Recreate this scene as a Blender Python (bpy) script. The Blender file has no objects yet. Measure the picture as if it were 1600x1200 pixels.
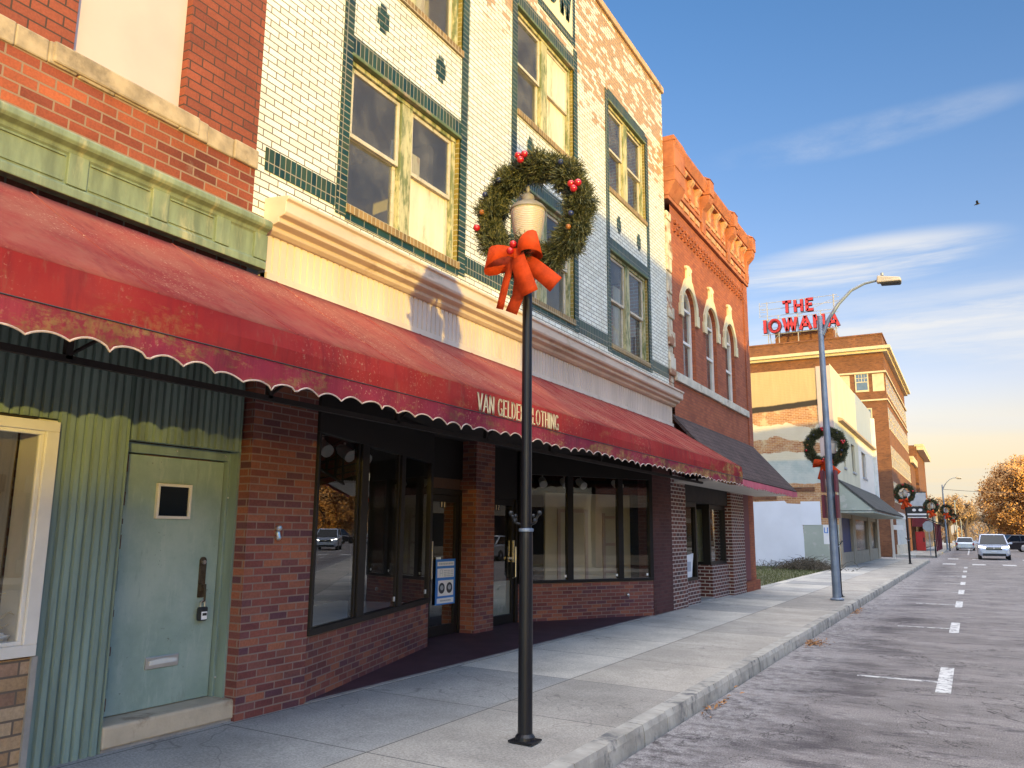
import bpy, bmesh, math, random
from math import sin, cos, pi, radians, sqrt, atan2
from mathutils import Vector, Matrix
random.seed(7)
S = bpy.context.scene
COL = S.collection

# ------------------------------------------------------------------ camera
CAM_F, CAM_P, CAM_R, CAM_Y, CAM_H = 1260.0, 10.35, 0.5, 29.35, 1.65
p, r, y = radians(CAM_P), radians(CAM_R), radians(CAM_Y)
fw = Vector((-sin(y)*cos(p), cos(y)*cos(p), sin(p)))
rt = Vector((cos(y), sin(y), 0)); up = rt.cross(fw)
R_ = rt*cos(r) + up*sin(r); U_ = up*cos(r) - rt*sin(r)
cam_d = bpy.data.cameras.new('camera'); cam = bpy.data.objects.new('camera', cam_d); COL.objects.link(cam)
M = Matrix((R_, U_, -fw)).transposed().to_4x4(); M.translation = (0, 0, CAM_H)
cam.matrix_world = M
cam_d.sensor_width = 36; cam_d.lens = 36*CAM_F/1600; cam_d.clip_end = 3000; cam_d.clip_start = .05
S.camera = cam

# ------------------------------------------------------------------ light
SUN_EL, SUN_AZ = radians(4.3), radians(129.7)      # azimuth clockwise from +Y
SUN_STRENGTH, SKY_STRENGTH, EXPOSURE = 2.2, .15, 1.47
W = bpy.data.worlds.new('World'); S.world = W; W.use_nodes = True
wn, wl = W.node_tree.nodes, W.node_tree.links
wn.clear()
wo = wn.new('ShaderNodeOutputWorld'); bg = wn.new('ShaderNodeBackground'); bg.inputs[1].default_value = SKY_STRENGTH
sky = wn.new('ShaderNodeTexSky'); sky.sky_type = 'NISHITA'; sky.sun_disc = False
sky.sun_elevation = SUN_EL; sky.sun_rotation = SUN_AZ; sky.air_density = 1.0; sky.dust_density = .6; sky.ozone_density = 1.6
wl.new(bg.outputs[0], wo.inputs[0])
def wmath(op, a, b=None):
    n = wn.new('ShaderNodeMath'); n.operation = op
    for i, v in enumerate((a, b)):
        if v is None: continue
        if isinstance(v, (int, float)): n.inputs[i].default_value = v
        else: wl.new(v, n.inputs[i])
    return n.outputs[0]
def wmix(f, a, b, mode='MIX'):
    n = wn.new('ShaderNodeMix'); n.data_type = 'RGBA'; n.blend_type = mode
    for s, v in ((0, f), (6, a), (7, b)):
        if isinstance(v, (int, float)): n.inputs[s].default_value = v
        elif isinstance(v, tuple): n.inputs[s].default_value = (*v, 1)
        else: wl.new(v, n.inputs[s])
    return n.outputs[2]
tc = wn.new('ShaderNodeTexCoord'); sep = wn.new('ShaderNodeSeparateXYZ'); wl.new(tc.outputs['Generated'], sep.inputs[0])
zc = wmath('MAXIMUM', sep.outputs[2], 0.0)
den = wmath('ADD', zc, .11)
cmb = wn.new('ShaderNodeCombineXYZ')
wl.new(wmath('DIVIDE', sep.outputs[0], den), cmb.inputs[0]); wl.new(wmath('DIVIDE', sep.outputs[1], den), cmb.inputs[1])
def wnoise(scale, detail, sx, sy, off, rough=.55, dist=0.):
    mp = wn.new('ShaderNodeMapping'); mp.inputs['Scale'].default_value = (sx, sy, 1); mp.inputs['Location'].default_value = off
    wl.new(cmb.outputs[0], mp.inputs[0])
    n = wn.new('ShaderNodeTexNoise'); n.inputs['Scale'].default_value = scale; n.inputs['Detail'].default_value = detail
    n.inputs['Roughness'].default_value = rough; n.inputs['Distortion'].default_value = dist
    wl.new(mp.outputs[0], n.inputs['Vector']); return n.outputs[0]
def wramp(f, a, b):
    n = wn.new('ShaderNodeMapRange'); n.interpolation_type = 'SMOOTHSTEP'
    wl.new(f, n.inputs[0]); n.inputs[1].default_value = a; n.inputs[2].default_value = b; return n.outputs[0]
cl = wramp(wnoise(1.0, 9, .34, 1.0, (3.1, 1.7, 0), .62, .4), .46, .68)
cl2 = wramp(wnoise(.35, 3, .6, 1., (0.3, 7.0, 0)), .36, .55)
low = wmath('SUBTRACT', 1.0, wramp(zc, .20, .42))
cmask = wmath('MULTIPLY', wmath('MULTIPLY', cl, cl2), wmath('MULTIPLY', low, wramp(zc, .01, .06)))
SKY_TINT, SKY_TINT_SUN = (2.05, 1.27, 1.48), (.86, .97, 1.34)
hs = wn.new('ShaderNodeHueSaturation'); hs.inputs['Saturation'].default_value = 1.42; wl.new(sky.outputs[0], hs.inputs['Color'])
dot = wmath('ADD', wmath('MULTIPLY', sep.outputs[0], sin(SUN_AZ)), wmath('MULTIPLY', sep.outputs[1], cos(SUN_AZ)))
skyc = wmix(1.0, hs.outputs[0], wmix(wramp(dot, -.4, .2), SKY_TINT, SKY_TINT_SUN), 'MULTIPLY')
# sky brightened beyond its model round the sun and overhead, to lift the shade
dot = wmath('ADD', wmath('MULTIPLY', sep.outputs[0], sin(SUN_AZ)), wmath('MULTIPLY', sep.outputs[1], cos(SUN_AZ)))
SKY_BASE, SKY_SUNSIDE, SKY_ZENITH = .70, 1.5, 1.0
bright = wmath('ADD', SKY_BASE, wmath('ADD', wmath('MULTIPLY', wramp(dot, -.30, .65), SKY_SUNSIDE), wmath('MULTIPLY', wramp(zc, .58, .92), SKY_ZENITH)))
skyc = wmix(1.0, skyc, bright, 'MULTIPLY')
# a bright veil of fill light added overhead out of view, lifting the ground
zenith_fill = wmath('MULTIPLY', wramp(zc, .60, .90), wramp(wnoise(2.2, 6, 1, 1, (5, 2, 0)), .25, .6))
skyc = wmix(zenith_fill, skyc, (11.0, 10.7, 10.6))
CLOUD = (2.2, 2.18, 2.15)
def bank(ax, ez, wx_, wz_, off):
    # azimuth-like coordinate x/y and height z of a long low bank of cloud
    ratio = wmath('DIVIDE', sep.outputs[0], wmath('MAXIMUM', sep.outputs[1], .05))
    u = wmath('DIVIDE', wmath('SUBTRACT', ratio, ax), wx_); v = wmath('DIVIDE', wmath('SUBTRACT', wmath('SUBTRACT', zc, wmath('MULTIPLY', ratio, .05)), ez), wz_)
    d2 = wmath('ADD', wmath('MULTIPLY', u, u), wmath('MULTIPLY', v, v))
    return wmath('MULTIPLY', wramp(d2, 0.0, 1.3), 1.0) if False else wmath('MULTIPLY', wmath('SUBTRACT', 1.0, wramp(d2, .1, 1.2)), wmath('MULTIPLY', wramp(wnoise(1.6, 9, .5, 1.3, off, .64, .5), .36, .60), wramp(wmath('SIGN', sep.outputs[1]), 0., 1.)))
banks = wmath('MAXIMUM', bank(-.10, .305, .17, .030, (1, 3, 0)), wmath('MAXIMUM', bank(-.02, .235, .22, .016, (4, 1, 0)), wmath('MULTIPLY', bank(-.08, .435, .2, .02, (7, 2, 0)), .35)))
cmask = wmath('MAXIMUM', cmask, banks)
skyc = wmix(wmath('MULTIPLY', cmask, .9), skyc, CLOUD)
HORIZON = (2.05, 1.90, 1.52)
hz = wmath('SUBTRACT', 1.0, wramp(zc, .03, .17))
skyc = wmix(wmath('MULTIPLY', wmath('MULTIPLY', hz, .9), wmath('SUBTRACT', 1.0, wramp(dot, -.3, .4))), skyc, HORIZON)
wl.new(skyc, bg.inputs[0])

sd = bpy.data.lights.new('sun', 'SUN'); sd.energy = SUN_STRENGTH; sd.angle = radians(.5); sd.color = (1.0, .72, .18)
so = bpy.data.objects.new('sun', sd); COL.objects.link(so)
sdir = Vector((sin(SUN_AZ)*cos(SUN_EL), cos(SUN_AZ)*cos(SUN_EL), sin(SUN_EL)))
so.rotation_euler = sdir.to_track_quat('Z', 'Y').to_euler(); so.location = (40, -40, 30)
S.view_settings.view_transform = 'Standard'; S.view_settings.look = 'None'; S.view_settings.gamma = 1; S.view_settings.exposure = EXPOSURE
S.cycles.use_denoising = True
S.cycles.max_bounces = 8; S.cycles.transparent_max_bounces = 12
S.cycles.sample_clamp_indirect = 6

# ------------------------------------------------------------------ materials
def lin(r, g, b):
    f = lambda c: (c/255/12.92) if c/255 <= .04045 else ((c/255+.055)/1.055)**2.4
    return (f(r), f(g), f(b))
class Mat:
    def __init__(s, name, rough=.7, metal=0., spec=.5):
        s.m = bpy.data.materials.new(name); s.m.use_nodes = True
        s.n, s.l = s.m.node_tree.nodes, s.m.node_tree.links
        s.b = s.n['Principled BSDF']; s.b.inputs['Roughness'].default_value = rough; s.b.inputs['Metallic'].default_value = metal
        s.b.inputs['Specular IOR Level'].default_value = spec
        s.t = s.n.new('ShaderNodeTexCoord')
    def _in(s, sock, v):
        if v is None: return
        if isinstance(v, (int, float)): sock.default_value = v
        elif isinstance(v, (tuple, list)):
            sock.default_value = (*v, 1) if len(sock.default_value) == 4 and len(v) == 3 else v
        else: s.l.new(v, sock)
    def map(s, scale=(1, 1, 1), src='Object', rot=(0, 0, 0)):
        n = s.n.new('ShaderNodeMapping'); n.inputs['Scale'].default_value = scale; n.inputs['Rotation'].default_value = rot
        s.l.new(s.t.outputs[src], n.inputs[0]); return n.outputs[0]
    def noise(s, scale, detail=4, rough=.55, vec=None, dist=0.):
        n = s.n.new('ShaderNodeTexNoise'); n.inputs['Scale'].default_value = scale; n.inputs['Detail'].default_value = detail
        n.inputs['Roughness'].default_value = rough; n.inputs['Distortion'].default_value = dist
        s.l.new(vec if vec is not None else s.t.outputs['Object'], n.inputs['Vector']); return n.outputs[0]
    def rng(s, f, a, b, c=0., d=1.):
        n = s.n.new('ShaderNodeMapRange'); n.interpolation_type = 'SMOOTHSTEP'
        s._in(n.inputs[0], f)
        for i, v in ((1, a), (2, b), (3, c), (4, d)): n.inputs[i].default_value = v
        return n.outputs[0]
    def math(s, op, a, b=None):
        n = s.n.new('ShaderNodeMath'); n.operation = op; s._in(n.inputs[0], a); s._in(n.inputs[1], b); return n.outputs[0]
    def mix(s, f, a, b, mode='MIX'):
        n = s.n.new('ShaderNodeMix'); n.data_type = 'RGBA'; n.blend_type = mode
        s._in(n.inputs[0], f); s._in(n.inputs[6], a); s._in(n.inputs[7], b); return n.outputs[2]
    def ramp(s, f, *st):
        n = s.n.new('ShaderNodeValToRGB'); s.l.new(f, n.inputs[0]); e = n.color_ramp.elements
        e[0].position, e[0].color = st[0][0], (*st[0][1], 1); e[1].position, e[1].color = st[-1][0], (*st[-1][1], 1)
        for q, c in st[1:-1]: k = e.new(q); k.color = (*c, 1)
        return n.outputs[0]
    def xyz(s, src='Object'):
        n = s.n.new('ShaderNodeSeparateXYZ'); s.l.new(s.t.outputs[src], n.inputs[0]); return n.outputs
    def brick(s, bw, bh, mw, off=.5, src='UV', smooth=.1, rot=None):
        n = s.n.new('ShaderNodeTexBrick'); n.offset = off; n.inputs['Scale'].default_value = 1
        n.inputs['Brick Width'].default_value = bw; n.inputs['Row Height'].default_value = bh
        n.inputs['Mortar Size'].default_value = mw; n.inputs['Mortar Smooth'].default_value = smooth
        n.inputs['Color1'].default_value = (0, 0, 0, 1); n.inputs['Color2'].default_value = (1, 1, 1, 1); n.inputs['Mortar'].default_value = (.5, .5, .5, 1)
        s.l.new(s.map(src=src) if rot is None else s.map(src=src, rot=rot), n.inputs['Vector']); return n.outputs['Color'], n.outputs['Fac']
    def bump(s, h, strength=.4, dist=.01):
        n = s.n.new('ShaderNodeBump'); n.inputs['Strength'].default_value = strength; n.inputs['Distance'].default_value = dist
        s.l.new(h, n.inputs['Height']); s.l.new(n.outputs[0], s.b.inputs['Normal'])
    def col(s, c): s._in(s.b.inputs['Base Color'], c); return s
    def rough(s, c): s._in(s.b.inputs['Roughness'], c); return s

def paint(name, c, rough=.6, var=.12, scale=3., metal=0., dirt=None, dirt_t=(.55, .7), dscale=2.5, bump=.15, bscale=40, spec=.5, stretch=(1, 1, 1)):
    m = Mat(name, rough, metal, spec)
    v = m.map(stretch)
    f = m.rng(m.noise(scale, 5, .6, v), .3, .7, 1-var, 1+var)
    cc = m.mix(1., c, f, 'MULTIPLY')
    if dirt:
        cc = m.mix(m.rng(m.noise(dscale, 8, .68, v), *dirt_t), cc, dirt)
    m.col(cc)
    if bump: m.bump(m.noise(bscale, 3), bump, .004)
    return m.m
def bricks(name, cols, mortar, bw=.215, bh=.075, mw=.008, rough=.85, bump=.7, off=.5, var=.18, stain=None, stain_t=(.55, .7), stscale=1.2, spec=.3, rot=None, patch=None):
    m = Mat(name, rough, 0, spec)
    c, f = m.brick(bw, bh, mw, off, rot=rot)
    k = len(cols)
    bc = m.ramp(c, *[(i/(k-1), cc) for i, cc in enumerate(cols)]) if k > 1 else cols[0]
    g = m.rng(m.noise(1.3, 6, .6), .3, .7, 1-var, 1+var)
    bc = m.mix(1., bc, g, 'MULTIPLY')
    bc = m.mix(1., bc, m.rng(m.noise(60, 3), .3, .7, .88, 1.1), 'MULTIPLY')
    mc = m.mix(m.noise(9, 4), mortar, tuple(x*.75 for x in mortar))
    cc = m.mix(f, bc, mc)
    if stain: cc = m.mix(m.rng(m.noise(stscale, 8, .65), *stain_t), cc, stain)
    if patch: cc = patch(m, cc, c, f)
    m.col(cc)
    h = m.math('ADD', m.math('SUBTRACT', 1., f), m.math('MULTIPLY', m.noise(50, 4), .35))
    m.bump(h, bump, .008)
    return m.m
def glass(name, tint=(.75, .8, .8), f0=.07, rough=0.0, grime=0.0):
    m = Mat(name); m.n.remove(m.b)
    out = m.n['Material Output']
    tr = m.n.new('ShaderNodeBsdfTransparent'); tr.inputs[0].default_value = (*tint, 1)
    gl = m.n.new('ShaderNodeBsdfGlossy'); gl.inputs['Roughness'].default_value = rough
    lw = m.n.new('ShaderNodeLayerWeight'); lw.inputs[0].default_value = .5
    fr = m.math('ADD', m.math('MULTIPLY', m.math('POWER', lw.outputs['Facing'], 5.), 1-f0), f0)
    bmp = m.n.new('ShaderNodeBump'); bmp.inputs['Strength'].default_value = .015; bmp.inputs['Distance'].default_value = .05
    m.l.new(m.noise(1.2, 1), bmp.inputs['Height']); m.l.new(bmp.outputs[0], gl.inputs['Normal'])
    mx = m.n.new('ShaderNodeMixShader'); m.l.new(fr, mx.inputs[0]); m.l.new(tr.outputs[0], mx.inputs[1]); m.l.new(gl.outputs[0], mx.inputs[2])
    if grime:
        df = m.n.new('ShaderNodeBsdfDiffuse'); df.inputs[0].default_value = (.5, .47, .42, 1)
        m2 = m.n.new('ShaderNodeMixShader'); m.l.new(m.rng(m.noise(2.5, 6, .65), .35, .8, grime*.3, grime), m2.inputs[0])
        m.l.new(mx.outputs[0], m2.inputs[1]); m.l.new(df.outputs[0], m2.inputs[2]); mx = m2
    m.l.new(mx.outputs[0], out.inputs[0]); return m.m
def emit(name, c, s):
    m = Mat(name); m.b.inputs['Emission Color'].default_value = (*c, 1); m.b.inputs['Emission Strength'].default_value = s
    m.col(c); return m.m

def spall(m, cc, c, f):
    cc = m.mix(m.math('MULTIPLY', m.rng(m.noise(1.1, 7, .65, m.map((1, 1, .35))), .52, .75), .5), cc, (.46, .40, .26))
    chip = m.rng(m.noise(26, 3, .6), .71, .74)
    cc = m.mix(chip, cc, (.33, .22, .10))
    o = m.xyz()
    hm = m.math('MULTIPLY', m.rng(o[2], 6.6, 9.6), .62)
    hm = m.math('ADD', hm, m.math('MULTIPLY', m.rng(o[1], 6.2, 9.2), .10))
    n1 = m.noise(1.5, 7, .66, m.map((1, .75, 2.0)))
    t = m.math('ADD', m.math('ADD', m.math('MULTIPLY', n1, 1.1), hm), m.math('MULTIPLY', c, .42))
    k = m.rng(t, 1.30, 1.36)
    k = m.math('MULTIPLY', k, m.math('SUBTRACT', 1., m.math('MULTIPLY', f, .7)))
    return m.mix(k, cc, m.mix(m.noise(7, 4), (.34, .19, .085), (.52, .34, .17)))
MT = {}
MT['white_brick'] = bricks('white glazed brick', [(.60, .58, .47), (.69, .67, .56), (.74, .725, .62)], (.16, .125, .08), .205, .066, .0062, .38, .5, var=.07, spec=.5, patch=spall)
GREEN = [(.006, .024, .020), (.010, .038, .030), (.018, .048, .030), (.035, .050, .020)]
MT['green_soldier'] = bricks('green glazed soldier brick', GREEN, (.30, .25, .17), .066, .30, .005, .4, .5, off=0, spec=.35)
MT['green_stretcher'] = bricks('green glazed header brick', GREEN, (.30, .25, .17), .4, .066, .005, .4, .5, off=0, spec=.35)
MT['green_run'] = bricks('dark green run brick', GREEN[:3], (.28, .24, .17), .21, .08, .005, .4, .5, spec=.35)
MT['olive_header'] = bricks('olive glazed reveal brick', [(.17, .13, .02), (.26, .18, .03), (.20, .17, .04)], (.45, .38, .25), .3, .066, .006, .35, .6, off=0, spec=.6)
MT['sill_brick'] = bricks('brown sill brick', [(.20, .12, .035), (.28, .17, .06), (.14, .09, .03)], (.45, .36, .22), .066, .3, .006, .5, .6, off=0)
MT['old_brick'] = bricks('old orange red brick', [(.15, .036, .022), (.23, .055, .028), (.32, .085, .036), (.19, .045, .028)], (.29, .185, .125), .225, .078, .007, .9, .9, var=.25, stain=(.24, .15, .11), stain_t=(.62, .72))
MT['red_brick'] = bricks('red face brick', [(.25, .068, .034), (.34, .10, .044), (.29, .082, .038)], (.17, .075, .05), .215, .07, .004, .85, .5, var=.14)
MT['old_brick_tight'] = bricks('thin jointed red brick', [(.17, .045, .028), (.24, .062, .034), (.20, .052, .030)], (.075, .045, .035), .225, .078, .006, .9, .9, var=.18)
MT['store_brick'] = bricks('brown storefront brick', [(.13, .040, .038), (.20, .062, .048), (.28, .10, .056), (.10, .040, .052), (.23, .072, .048)], (.26, .18, .15), .20, .061, .006, .7, .7, var=.15)
MT['pale_joint_brick'] = bricks('dark brick with pale joints', [(.10, .028, .022), (.16, .045, .03), (.07, .03, .03)], (.55, .48, .42), .215, .075, .010, .7, .8)
MT['pier_brick'] = bricks('dark pier brick', [(.07, .025, .024), (.10, .035, .032)], (.11, .06, .055), .205, .066, .005, .8, .5)
MT['hotel_brick'] = bricks('hotel brick', [(.16, .062, .030), (.22, .088, .040), (.13, .05, .028)], (.19, .12, .075), .22, .085, .007, .9, .3, var=.15)
MT['dark_brick'] = bricks('opposite brick', [(.20, .07, .05), (.28, .10, .06)], (.3, .24, .2), .22, .075, .008, .9, .4)
MT['stone'] = paint('weathered stone band', (.34, .26, .17), .9, .25, 6, dirt=(.13, .10, .07), dirt_t=(.5, .75), bump=.9, bscale=18)
MT['pale_stone'] = paint('pale sill stone', (.52, .46, .36), .85, .15, 4, dirt=(.25, .2, .15), bump=.4)
MT['cream_stone'] = paint('cream hood stone', (.62, .52, .32), .85, .12, 4, dirt=(.4, .28, .15), dirt_t=(.6, .75), bump=.4)
MT['green_paint'] = paint('weathered green paint', (.165, .205, .125), .7, .25, 3, dirt=(.34, .33, .19), dirt_t=(.52, .72), dscale=2.2, stretch=(1, 3, .6), bump=.3)
MT['green_metal'] = paint('sea green metal panel', (.185, .25, .215), .55, .22, 2, dirt=(.12, .15, .12), dirt_t=(.52, .78), stretch=(3, 3, .3), bump=.08)
MT['door_green'] = paint('mint door paint', (.31, .40, .345), .5, .22, 2.6, dirt=(.40, .46, .40), dirt_t=(.50, .66), dscale=2.2, bump=.1)
MT['rust'] = paint('rusty edge', (.12, .045, .02), .9, .4, 20, bump=.5)
MT['cream_panel'] = paint('cream painted board', (.50, .385, .345), .6, .06, 1.2, bump=.04, dirt=(.50, .40, .34), dirt_t=(.6, .8))
MT['beige_trim'] = paint('beige cornice paint', (.56, .44, .33), .55, .1, 2, dirt=(.36, .26, .17), dirt_t=(.52, .72), stretch=(1, .7, 2), bump=.08)
MT['beige_board'] = paint('pale ribbed signboard', (.58, .47, .37), .55, .1, 2, dirt=(.44, .34, .24), dirt_t=(.55, .75), bump=.05, stretch=(1, 1, .3))
MT['coping'] = paint('coping tan', (.42, .28, .16), .7, .15, 3, dirt=(.25, .16, .1))
MT['old_wood'] = paint('peeling window wood', (.40, .36, .20), .75, .2, 8, dirt=(.13, .15, .06), dirt_t=(.45, .6), dscale=9, stretch=(1, 1, .3), bump=.5)
MT['sash'] = paint('window sash paint', (.46, .40, .30), .6, .12, 6, dirt=(.16, .17, .08), dirt_t=(.55, .7), dscale=10, bump=.2)
MT['dark_sash'] = paint('dark green head trim', (.10, .13, .05), .6, .2, 8, dirt=(.28, .2, .12), dirt_t=(.5, .65))
MT['plaster'] = paint('old interior plaster', (.60, .50, .36), .9, .08, 1.2)
MT['stained_board'] = paint('stained plywood', (.66, .55, .40), .8, .12, 2, dirt=(.45, .30, .2), dirt_t=(.5, .7), dscale=3, stretch=(1, 2, .5))
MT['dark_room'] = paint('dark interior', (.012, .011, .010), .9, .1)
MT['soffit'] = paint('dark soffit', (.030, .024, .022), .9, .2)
MT['shop_floor'] = paint('pale display floor', (.66, .66, .64), .6, .05)
MT['beige_room'] = paint('beige partition', (.62, .57, .47), .8, .06)
MT['white_paint'] = paint('white trim paint', (.66, .62, .56), .5, .06, 3, bump=.05)
MT['bronze'] = paint('dark bronze aluminium', (.011, .009, .008), .5, .1, spec=.3)
MT['black_metal'] = paint('black pole paint', (.009, .009, .012), .38, .15, spec=.4, bump=.05)
MT['steel'] = paint('galvanised steel', (.22, .26, .32), .45, .15, 4, metal=.4, dirt=(.30, .33, .38), dirt_t=(.5, .7), bump=.1)
MT['lamp_head'] = paint('lamp head tan', (.40, .34, .26), .5, .1)
MT['grey_metal'] = paint('grey metal', (.30, .32, .34), .5, .1, metal=.3)
MT['chrome'] = paint('dull chrome', (.6, .58, .55), .3, .1, metal=.9)
MT['brass'] = paint('worn bronze plate', (.10, .075, .05), .4, .3, 20, metal=.7)
MT['glass_upper'] = glass('upper window glass', (.80, .84, .82), .11, grime=.22)
MT['glass_shop'] = glass('shop window glass', (.80, .82, .82), .16, grime=.03)
MT['glass_dark'] = glass('tinted glass', (.35, .37, .4), .10)
MT['paper'] = paint('white paper', (.78, .78, .78), .8, .04)
MT['blue_poster'] = paint('blue poster', (.03, .20, .62), .5, .05)
MT['poster_black'] = paint('poster dark disc', (.03, .035, .05), .5, .4, 30)
MT['poster_grey'] = paint('poster grey print', (.40, .43, .48), .6, .2, 40)
MT['cream_letter'] = paint('cream lettering', (.74, .60, .36), .7, .12, 8)
MT['sign_red'] = paint('sign letter red', (.42, .025, .03), .5, .12)
MT['sign_side'] = paint('sign letter dark side', (.06, .02, .03), .6, .1)
MT['sign_steel'] = paint('sign scaffold steel', (.33, .33, .36), .6, .1)
MT['ribbon'] = paint('orange red ribbon', (.52, .055, .010), .7, .25, 9, bump=.9, bscale=16, spec=.12)
MT['berry'] = paint('glossy red bauble', (.42, .012, .016), .15, .05, spec=.7, bump=0)
MT['pine_core'] = paint('wreath core', (.02, .028, .012), .9, .3)
MT['gold_tan'] = paint('amber ornament', (.35, .12, .02), .4, .2)
MT['blue_orn'] = paint('dark blue ornament', (.02, .03, .09), .3, .2)
def mk_needle():
    m = Mat('pine needles', .6); c = m.ramp(m.noise(30, 4, .75), (.34, (.008, .018, .008)), (.5, (.055, .065, .024)), (.64, (.26, .235, .10)))
    m.col(c); return m.m
MT['needle'] = mk_needle()
def mk_globe():
    m = Mat('ribbed lamp glass', .25); m.col((.52, .44, .35)); m.b.inputs['Subsurface Weight'].default_value = .3
    w = m.n.new('ShaderNodeTexWave'); w.bands_direction = 'Z'; w.inputs['Scale'].default_value = 22; m.l.new(m.t.outputs['Object'], w.inputs[0])
    m.bump(w.outputs[1], .5, .006); return m.m
MT['globe'] = mk_globe()
MT['globe_cap'] = paint('frosted lamp cap', (.22, .195, .16), .5, .15, 8)
# awning cloth
def mk_awning(name, lichen, fade=.5, ca=(.30, .026, .030), cb=(.40, .048, .040)):
    m = Mat(name, .9, 0, .08)
    o = m.xyz()
    base = m.mix(m.rng(m.noise(.9, 6, .6), .35, .7), ca, cb)
    dust = m.math('MULTIPLY', m.rng(m.noise(1.5, 10, .72), .34, .70), fade)
    base = m.mix(dust, base, (.30, .098, .066))
    sp = m.rng(m.noise(46, 4, .7), .58, .66)
    spm = m.rng(m.noise(1.3, 5), .42, .66)
    base = m.mix(m.math('MULTIPLY', m.math('MULTIPLY', sp, spm), .75), base, (.56, .38, .24))
    drip = m.rng(m.noise(3.2, 8, .7, m.map((1, 2.6, .35))), .48, .70)
    base = m.mix(m.math('MULTIPLY', drip, .5), base, (.15, .022, .026))
    grime = m.rng(m.noise(6.5, 8, .72, m.map((1, 2.2, .5))), .54, .70)
    base = m.mix(m.math('MULTIPLY', grime, .38), base, (.24, .12, .07))
    if lichen:
        far = m.rng(o[1], -1., 8.5, .62, 1.) if lichen > .9 else m.rng(o[1], 5., 9.5, .25, 1.1)
        n1 = m.noise(1.7, 10, .74, m.map((1, .8, 2.4)))
        l1 = m.rng(m.math('ADD', n1, m.math('MULTIPLY', far, .10)), .66 - lichen*.10, .74 - lichen*.10)
        grain = m.rng(m.noise(26, 5, .7), .36, .58)
        l1 = m.math('MULTIPLY', m.math('MULTIPLY', l1, grain), far)
        lc = m.mix(m.rng(m.noise(5, 5), .35, .65), (.15, .12, .030), (.38, .27, .085))
        base = m.mix(m.math('MULTIPLY', l1, .92), base, lc)
        drk = m.math('MULTIPLY', m.rng(m.noise(1.5, 8, .68, m.map((1, 1.2, .5))), .50, .66), far)
        base = m.mix(m.math('MULTIPLY', drk, .72), base, (.075, .020, .034))
    m.col(base); m.bump(m.noise(4.0, 5, .6), .22, .03); return m.m
MT['awning_top'] = mk_awning('faded red canvas', 0, .9, (.21, .024, .024), (.285, .050, .040))
MT['awning_face'] = mk_awning('lichened red canvas', .85, .12, (.275, .020, .022), (.345, .034, .030))
MT['awning_hem'] = mk_awning('shade tinted stained valance', 1.0, .12, (.20, .022, .048), (.30, .035, .05))  # base red made darker and purpler for shade; lichen and stains are real
MT['hem_edge'] = paint('frayed pale hem', (.55, .42, .34), .9, .2, 20)
MT['pink_cloth'] = paint('faded pink valance', (.50, .10, .13), .8, .1)
MT['shingle'] = bricks('dark shingles', [(.052, .034, .030), (.080, .052, .044), (.062, .040, .036)], (.018, .012, .012), .3, .14, .008, .9, .8, var=.2)
MT['grey_shingle'] = bricks('grey shingles', [(.06, .06, .055), (.09, .085, .075)], (.03, .03, .03), .3, .14, .008, .9, .5)
MT['terracotta'] = paint('orange terracotta cornice', (.34, .115, .05), .85, .22, 3, dirt=(.27, .07, .03), dirt_t=(.5, .7), bump=.5)
MT['terracotta_pale'] = paint('pale peeling cornice', (.44, .26, .14), .85, .2, 5, dirt=(.40, .12, .05), dirt_t=(.5, .62), bump=.4)
MT['rough_plaster'] = paint('flaking plaster edge', (.50, .42, .30), .95, .3, 4, dirt=(.28, .13, .07), dirt_t=(.5, .6), bump=1., bscale=14)
MT['cream_wall'] = paint('cream stucco', (.58, .52, .36), .8, .08, 1, dirt=(.42, .37, .27), dirt_t=(.55, .8), stretch=(1, 1, .4), bump=.2)
MT['grey_siding'] = paint('grey metal siding', (.30, .34, .40), .6, .1, 2, stretch=(1, 4, .3))
MT['tan_stone'] = paint('tan storefront panel', (.33, .27, .19), .8, .1)
MT['hotel_trim'] = paint('cream hotel trim', (.55, .46, .30), .8, .08)
MT['white_col'] = paint('white column paint', (.62, .63, .6), .6, .08)
MT['blue_blind'] = paint('blue window shade', (.015, .03, .12), .6, .1)
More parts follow.
